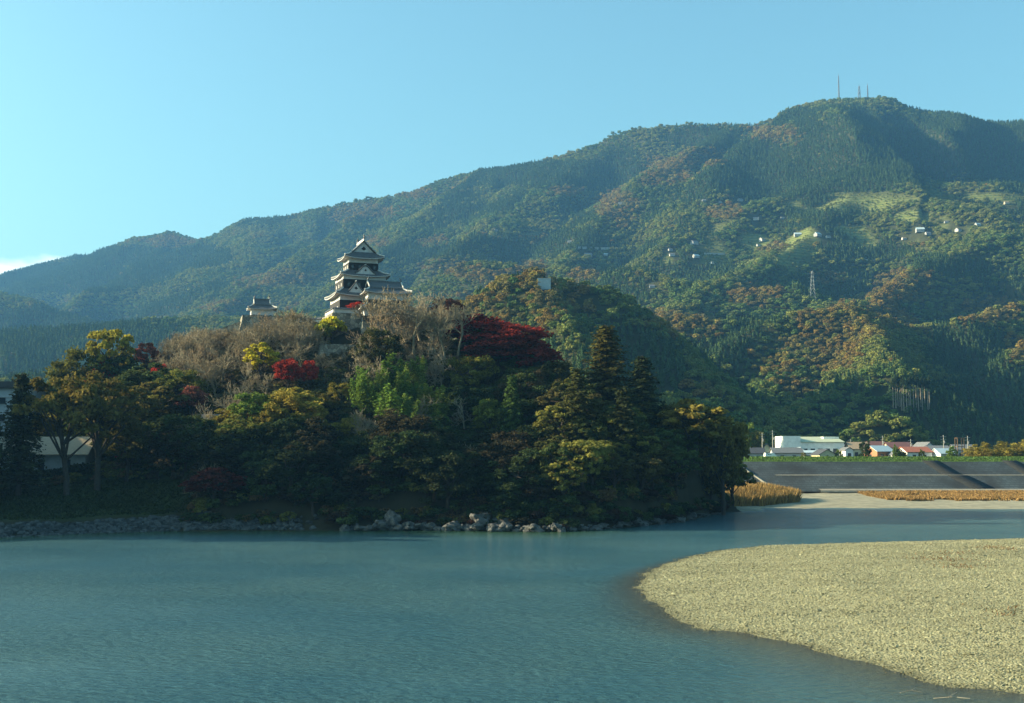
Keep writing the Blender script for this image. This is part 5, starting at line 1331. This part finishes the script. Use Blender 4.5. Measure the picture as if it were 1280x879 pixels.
for yy in np.arange(214, 326, step):
    for xx in np.arange(-135, 56, step):
        x, y = xx+rng.uniform(-2.4, 2.4), yy+rng.uniform(-2.4, 2.4)
        d = y-float(shore_y(x)); z = cz(x, y)
        if d < 2.6 or (x < -62 and d < 33 and z < 9.3) or any((x-a)**2+(y-b_)**2 < r*r for a, b_, r in FOOT): continue
        px, py = proj(x, y, z)
        if px < (118 if y < 266 else 45) or px > 932 or y > 316: continue
        lim = float(np.interp(px, OX, OY)); ztop = at(px, lim+rng.uniform(2, 12), y)[2]; room = ztop-z
        pm = py-20; u = rng.uniform()
        if px < 200 and pm > 455: zone = 'west'
        elif 165 < px < 432 and pm < np.interp(px, [165, 330, 432], [500, 494, 474]): zone = 'bare_w' if u < .93 else 'bush'
        elif 432 <= px < 500 and pm < 478: zone = 'bare_e' if u < .75 else 'bush'
        elif 500 <= px < 590 and pm < 474: zone = 'bare_r' if u < .85 else 'bush'
        elif 440 < px < 575 and 455 < pm < 545: zone = 'bamboo' if u < .85 else 'bare_e'
        elif 215 < px < 450 and 440 < pm < 560: zone = 'olive' if u < .85 else 'bare_w'
        elif px > 690: zone = 'east'
        else: zone = 'dark' if u < .92 else 'bare_low'
        kind, lab, grp = LABELS[zone]
        h = {'bare': rng.uniform(7.5, 10.5), 'broad': rng.uniform(7, 11.5), 'open': rng.uniform(8, 12), 'bamboo': rng.uniform(8, 11), 'bush': rng.uniform(2, 3.4)}[kind]
        if z > 44.5: h = min(h, 6.5)
        if 395 < px < 440 and y < 300: h = min(h, 5.0)
        h = min(h, room)
        wq = h*.45/y*1500
        for hx_, ht_, hY, hw_, hh_ in KEEPOPEN:
            if y < hY and abs(px-hx_) < hw_*.42+wq*(.75 if kind != 'bare' else .35): h = min(h, (py-(ht_+hh_))*y/1500)
        if h < 2.2: continue
        w = h*{'bare': 1.0, 'broad': 1.12, 'open': .95, 'bamboo': .52, 'bush': 1.5}[kind]*rng.uniform(.85, 1.2)
        col = {'olive': [OLIVE, GOLD, GREEN, OLIVE, (.13, .12, .03)], 'dark': [DARK, DEEP, (.08, .10, .03), (.10, .11, .03), (.07, .06, .03), (.09, .12, .03)] if z > 14 else [DEEP, (.036, .045, .02), (.045, .04, .022), (.028, .04, .018)], 'east': [OLIVE, DARK, (.07, .072, .024), (.09, .08, .028)], 'west': [OLIVE, DARK, (.09, .088, .026)], 'bamboo': [BAMB, (.13, .20, .035), (.19, .22, .04)], 'bush': [GREEN, OLIVE, DARK, (.18, .17, .03)]}.get(zone, [BROWN])  # shade of the lower wood is partly put into darker leaf colours
        plant(kind, x, y, z-.2, h, w, col[int(rng.integers(len(col)))], lab, grp); cnt[zone] = cnt.get(zone, 0)+1
print('trees', NTREE[0], cnt)
# undergrowth over the bare soil of the slopes
x = rng.uniform(-130, 56, 13000); y = rng.uniform(204, 322, 13000); d = y-shore_y(x); z = castle_z(x, y)
m = (d > 1.5) & ~((x < -62) & (d < 36) & (z < 9)) & (z < 46)
for a, b_, r in FOOT: m &= (x-a)**2+(y-b_)**2 > (r-2)**2
x, y, z = x[m], y[m], z[m]; n = len(x); s = rng.uniform(.18, .42, n)
cc = np.array([DARK, DEEP, OLIVE, BROWN, (.07, .06, .035)])[rng.integers(0, 5, n)]; up_ = (z > 22)[:, None]; cc = np.where(up_, np.array([(.15, .12, .07), (.12, .10, .05), (.10, .10, .03), (.07, .07, .03)])[rng.integers(0, 4, n)], cc)*rng.uniform(.7, 1.2, n)[:, None]
tag(scatter('undergrowth', np.stack([x, y, z-s*2.6], -1), rng.integers(0, 4, n), np.stack([0*s, 0*s, rng.uniform(0, 6.28, n)], -1), np.stack([s*1.2, s*1.2, s], -1), cc, NG_FOREST), 'tangled undergrowth covering the castle hill soil', 'undergrowth', kind='stuff')
# clipped hedge under the plaster building
n = 5200; x0, x1 = at(-60, 600, 250)[0], at(118, 600, 250)[0]
P = np.stack([rng.uniform(x0, x1, n), 249+rng.uniform(-1, 1, n), np.zeros(n)], -1); hb_ = castle_z(P[:, 0], P[:, 1]); P[:, 2] = hb_-.2+rng.uniform(0, 1, n)**.8*3.4
V, F = leaf_cards(P, np.tile([[0, -.5, .6]], (n, 1)), .34, rng, .7)
tag(link_mesh('hedge', np_mesh('hedge', V, F, np.clip(rng.normal(.5, .2, n), 0, 1)), mat_leaf('hedge_leaves', 'fixed', .3, (.028, .04, .022))), 'long dark hedge between the grass bank and the white-walled building', 'hedge')
# village trees and the yellow bamboo by the levee end
def vtree(kind, px, pt, Y, wpx, col, lab, grp=None, zb=10.6):
    x, _, zt = at(px, pt, Y); plant(kind, x, Y, zb, zt-zb, wpx/1500*Y, col, lab, grp)
vtree('broad', 1081, 551, 452, 16, DEEP, 'round dark tree standing between the houses')
for i, (px, pt, w, Y) in enumerate([(1222,556,34,452),(1240,553,36,458),(1258,552,38,450),(1275,550,36,456),(1232,560,28,440),(1250,560,30,438),(1268,559,30,440),(1292,549,40,450),(1310,552,36,446),(1214,563,20,446)]):
    vtree('bamboo' if i % 3 else 'broad', px, pt, Y, w, (.24, .20, .04), 'yellow-green thicket tree beyond the end of the levee', 'yellow thicket by the levee')
for i, (px, pt, w) in enumerate([(932,530,26),(945,540,22),(915,545,24),(1048,562,10),(1128,562,10),(1152,562,9),(1190,558,14),(1005,566,8),(1033,566,8),(1120,556,10)]):
    vtree('broad', px, pt, 500 if i < 3 else 456, w, [GREEN, OLIVE, (.10, .12, .03)][i % 3], 'small green garden tree between the village houses' if i > 2 else 'green bamboo-like tree at the village edge behind the big olive tree', 'garden trees of the village' if i > 2 else 'trees at the village edge')
# the felled edge of a plantation: bare pale trunks standing in a row
for i in range(17):
    px = 1114+i*2.85+TR.uniform(-.8, .8); p = find_on_slope(px, 512-abs(i-8)*.5+TR.uniform(-3, 3), 560, 900)
    if p: 
        zt = at(px, 474+TR.uniform(-3, 5), p[1]-4)[2]; e = tag(empty('plantation_tree', (p[0], p[1]-4, p[2]-1)), 'tall bare cedar trunk in the pale row on the wooded hill', 'tree', 'pale cedar trunks in a row'); h = zt-p[2]
        m = MB(); m.tube([(0,0,0),(TR.uniform(-.3,.3),0,h)], [.36,.2], 6); m.build('trunk', M_LIMEWASH if False else mat_plain('pale_bark', (.25,.22,.17), .9, .3, 1) if i == 0 else bpy.data.materials['pale_bark'], e)
        c = bpy.data.objects.new('crown', PROTO['conifer'][i % 3][0]); COL.objects.link(c); c.parent = e; c.location = (0, 0, h*.82); c.scale = (.55, .55, .3); c.color = (.05, .08, .034, 1)

# ------------------------------------------------------------------ rocks, riprap, driftwood
M_ROCK, nt, b = mat_new('river_rock')
g = nd(nt, 'ShaderNodeTexCoord'); n1_ = nd(nt, 'ShaderNodeTexNoise', i_Scale=1.3, i_Detail=9.0, i_Roughness=.7); n2_ = nd(nt, 'ShaderNodeTexVoronoi', i_Scale=1.4, feature='DISTANCE_TO_EDGE')
nt.links.new(g.outputs['Object'], n1_.inputs['Vector']); nt.links.new(g.outputs['Object'], n2_.inputs['Vector'])
cr = nd(nt, 'ShaderNodeValToRGB'); e = cr.color_ramp.elements; e[0].position = .35; e[1].position = .68; e[0].color = (.035, .037, .035, 1); e[1].color = (.115, .12, .115, 1)
nt.links.new(n1_.outputs[0], cr.inputs[0]); nt.links.new(cr.outputs[0], b.inputs['Base Color']); b.inputs['Roughness'].default_value = .9
bp = nd(nt, 'ShaderNodeBump', i_Strength=.8, i_Distance=.3); nt.links.new(n1_.outputs[0], bp.inputs['Height']); nt.links.new(bp.outputs[0], b.inputs['Normal'])
def rock_mesh(seed, sub=3):
    from mathutils import noise
    bm = bmesh.new(); bmesh.ops.create_icosphere(bm, subdivisions=sub, radius=1)
    o = Vector((seed*7.3, seed*3.1, seed))
    for v in bm.verts:
        d = v.co.normalized(); k = 1+.55*noise.noise(d*1.1+o)+.28*noise.noise(d*2.6+o)+.12*noise.noise(d*6+o)
        q = d*k; q = Vector((round(q.x*3.2)/3.2*.4+q.x*.6, round(q.y*3.2)/3.2*.4+q.y*.6, round(q.z*3)/3*.45+q.z*.55)); v.co = q
    me = bpy.data.meshes.new('rock'); bm.to_mesh(me); bm.free(); return me
ROCKS = [rock_mesh(s) for s in range(6)]
for m_ in ROCKS: m_.materials.append(M_ROCK)
def rock(px, py, Y, wpx, hpx, label, group=None):
    p = at(px, py, Y); s = wpx/2/1500*Y; sz = hpx/2/1500*Y
    o = bpy.data.objects.new('boulder', ROCKS[int(TR.integers(6))]); COL.objects.link(o); o.location = p; o.scale = (s, s*.8, sz); o.rotation_euler = (TR.uniform(-.3,.3), TR.uniform(-.3,.3), TR.uniform(0,6.28))
    return tag(o, label, 'rock', group)
def shy(px): 
    return float(np.interp(px, [q[0] for q in SHORE_PX], [q[1] for q in SHORE_PX]))
rock(490, 650, 229, 22, 21, 'grey crag standing highest among the rocks at the waterline')
rock(478, 657, 228, 18, 13, 'boulder at the foot of the highest crag')
rock(602, 652, 229, 32, 20, 'broad tilted outcrop east of the highest crag')
rock(627, 655, 229, 28, 15, 'low outcrop leaning on the broad tilted one')
rock(366, 652, 232, 22, 20, 'lone pale stone at the end of the stacked embankment')
rock(768, 650, 242, 20, 16, 'pale patchy stone near the eastern conifers')
for i in range(110):
    px = 430+i*4.3+TR.uniform(-3, 3); py = shy(px)-TR.uniform(-1, 6); Y = 14*1500/(shy(px)-570)+TR.uniform(-.5, 2)
    w = TR.choice([6, 8, 10, 13, 18])*TR.uniform(.8, 1.2); rock(px, py, Y, w, w*TR.uniform(.35, .7), 'grey rock lying along the foot of the castle hill at the waterline', 'rocks along the waterline')
# stacked stone embankment on the left bank
rng = np.random.default_rng(77)
st = bpy.data.collections.new('embankment_stone_shapes')
M_RIP = mat_leaf('embankment_stone', 'instancer', 0.0, contrast=.1)
for s in range(5):
    me = rock_mesh(40+s, 2); me.materials.append(M_RIP); st.objects.link(bpy.data.objects.new('block_%d' % s, me))
NG_RIP = scatter_group('embankment_scatter', st)
n = 5200; x = rng.uniform(-150, -36, n); d = rng.uniform(-.8, 6.2, n); y = shore_y(x)+d; m = (rng.uniform(size=n) < np.clip((-36-x)/14, 0, 1)) & (castle_z(x, y) < 3.3) & (d < 4.4); x, y, d = x[m], y[m], d[m]; n = len(x)
s = rng.uniform(.28, .62, n); v = rng.uniform(.5, 1.35, n)[:, None]
tag(scatter('riprap_stones', np.stack([x, y, castle_z(x, y)+.05], -1), rng.integers(0, 5, n), rng.uniform(-.5, .5, (n, 3))+np.stack([0*s, 0*s, rng.uniform(0, 6.28, n)], -1), np.stack([s*1.3, s, s*.8], -1), np.array([.072, .08, .082])*v, NG_RIP), 'rough grey stone embankment along the grassy bank', 'embankment', kind='stuff')
# driftwood
M_DRIFT = mat_plain('driftwood', (.28, .25, .19), .9, .25, 4)
def drift(px, py, pts, label):
    p = on_z(px, py, .12); e = None; m = MB()
    for q in pts: m.tube(q, [.032]*(len(q)-1)+[.015], 5)
    o = m.build('driftwood_branch', M_DRIFT, None, loc=p); tag(o, label, 'driftwood')
drift(1140, 866, [[(-.7,0,0),(0,.1,.12),(.6,0,.02)], [(0,.1,.12),(.4,.5,.2)]], 'short pale driftwood stick in the shallows below the gravel')
drift(1190, 874, [[(-1.0,.2,0),(0,0,.12),(1.1,.15,.05)], [(-.2,0,.1),(.5,.5,.3)], [(.3,0,.1),(.9,-.35,.1)]], 'forked pale driftwood branch in the shallows at the gravel edge')

# bushes hanging over the foot of the cliff
for i in range(95):
    px = 270+i*6.7+TR.uniform(-4, 4); Y = 14*1500/(shy(px)-570)+TR.uniform(2.2, 8.5)+(4 if px < 420 else 0); x = (px-640)/1500*Y
    plant('bush', x, Y, cz(x, Y)-.3, TR.uniform(1.6, 3.4), TR.uniform(3.2, 6), [DARK, DEEP, (.04, .035, .02), DEEP, (.05, .03, .02)][i % 5], 'dark bush overhanging the rocky foot of the castle hill', 'bushes along the waterline')
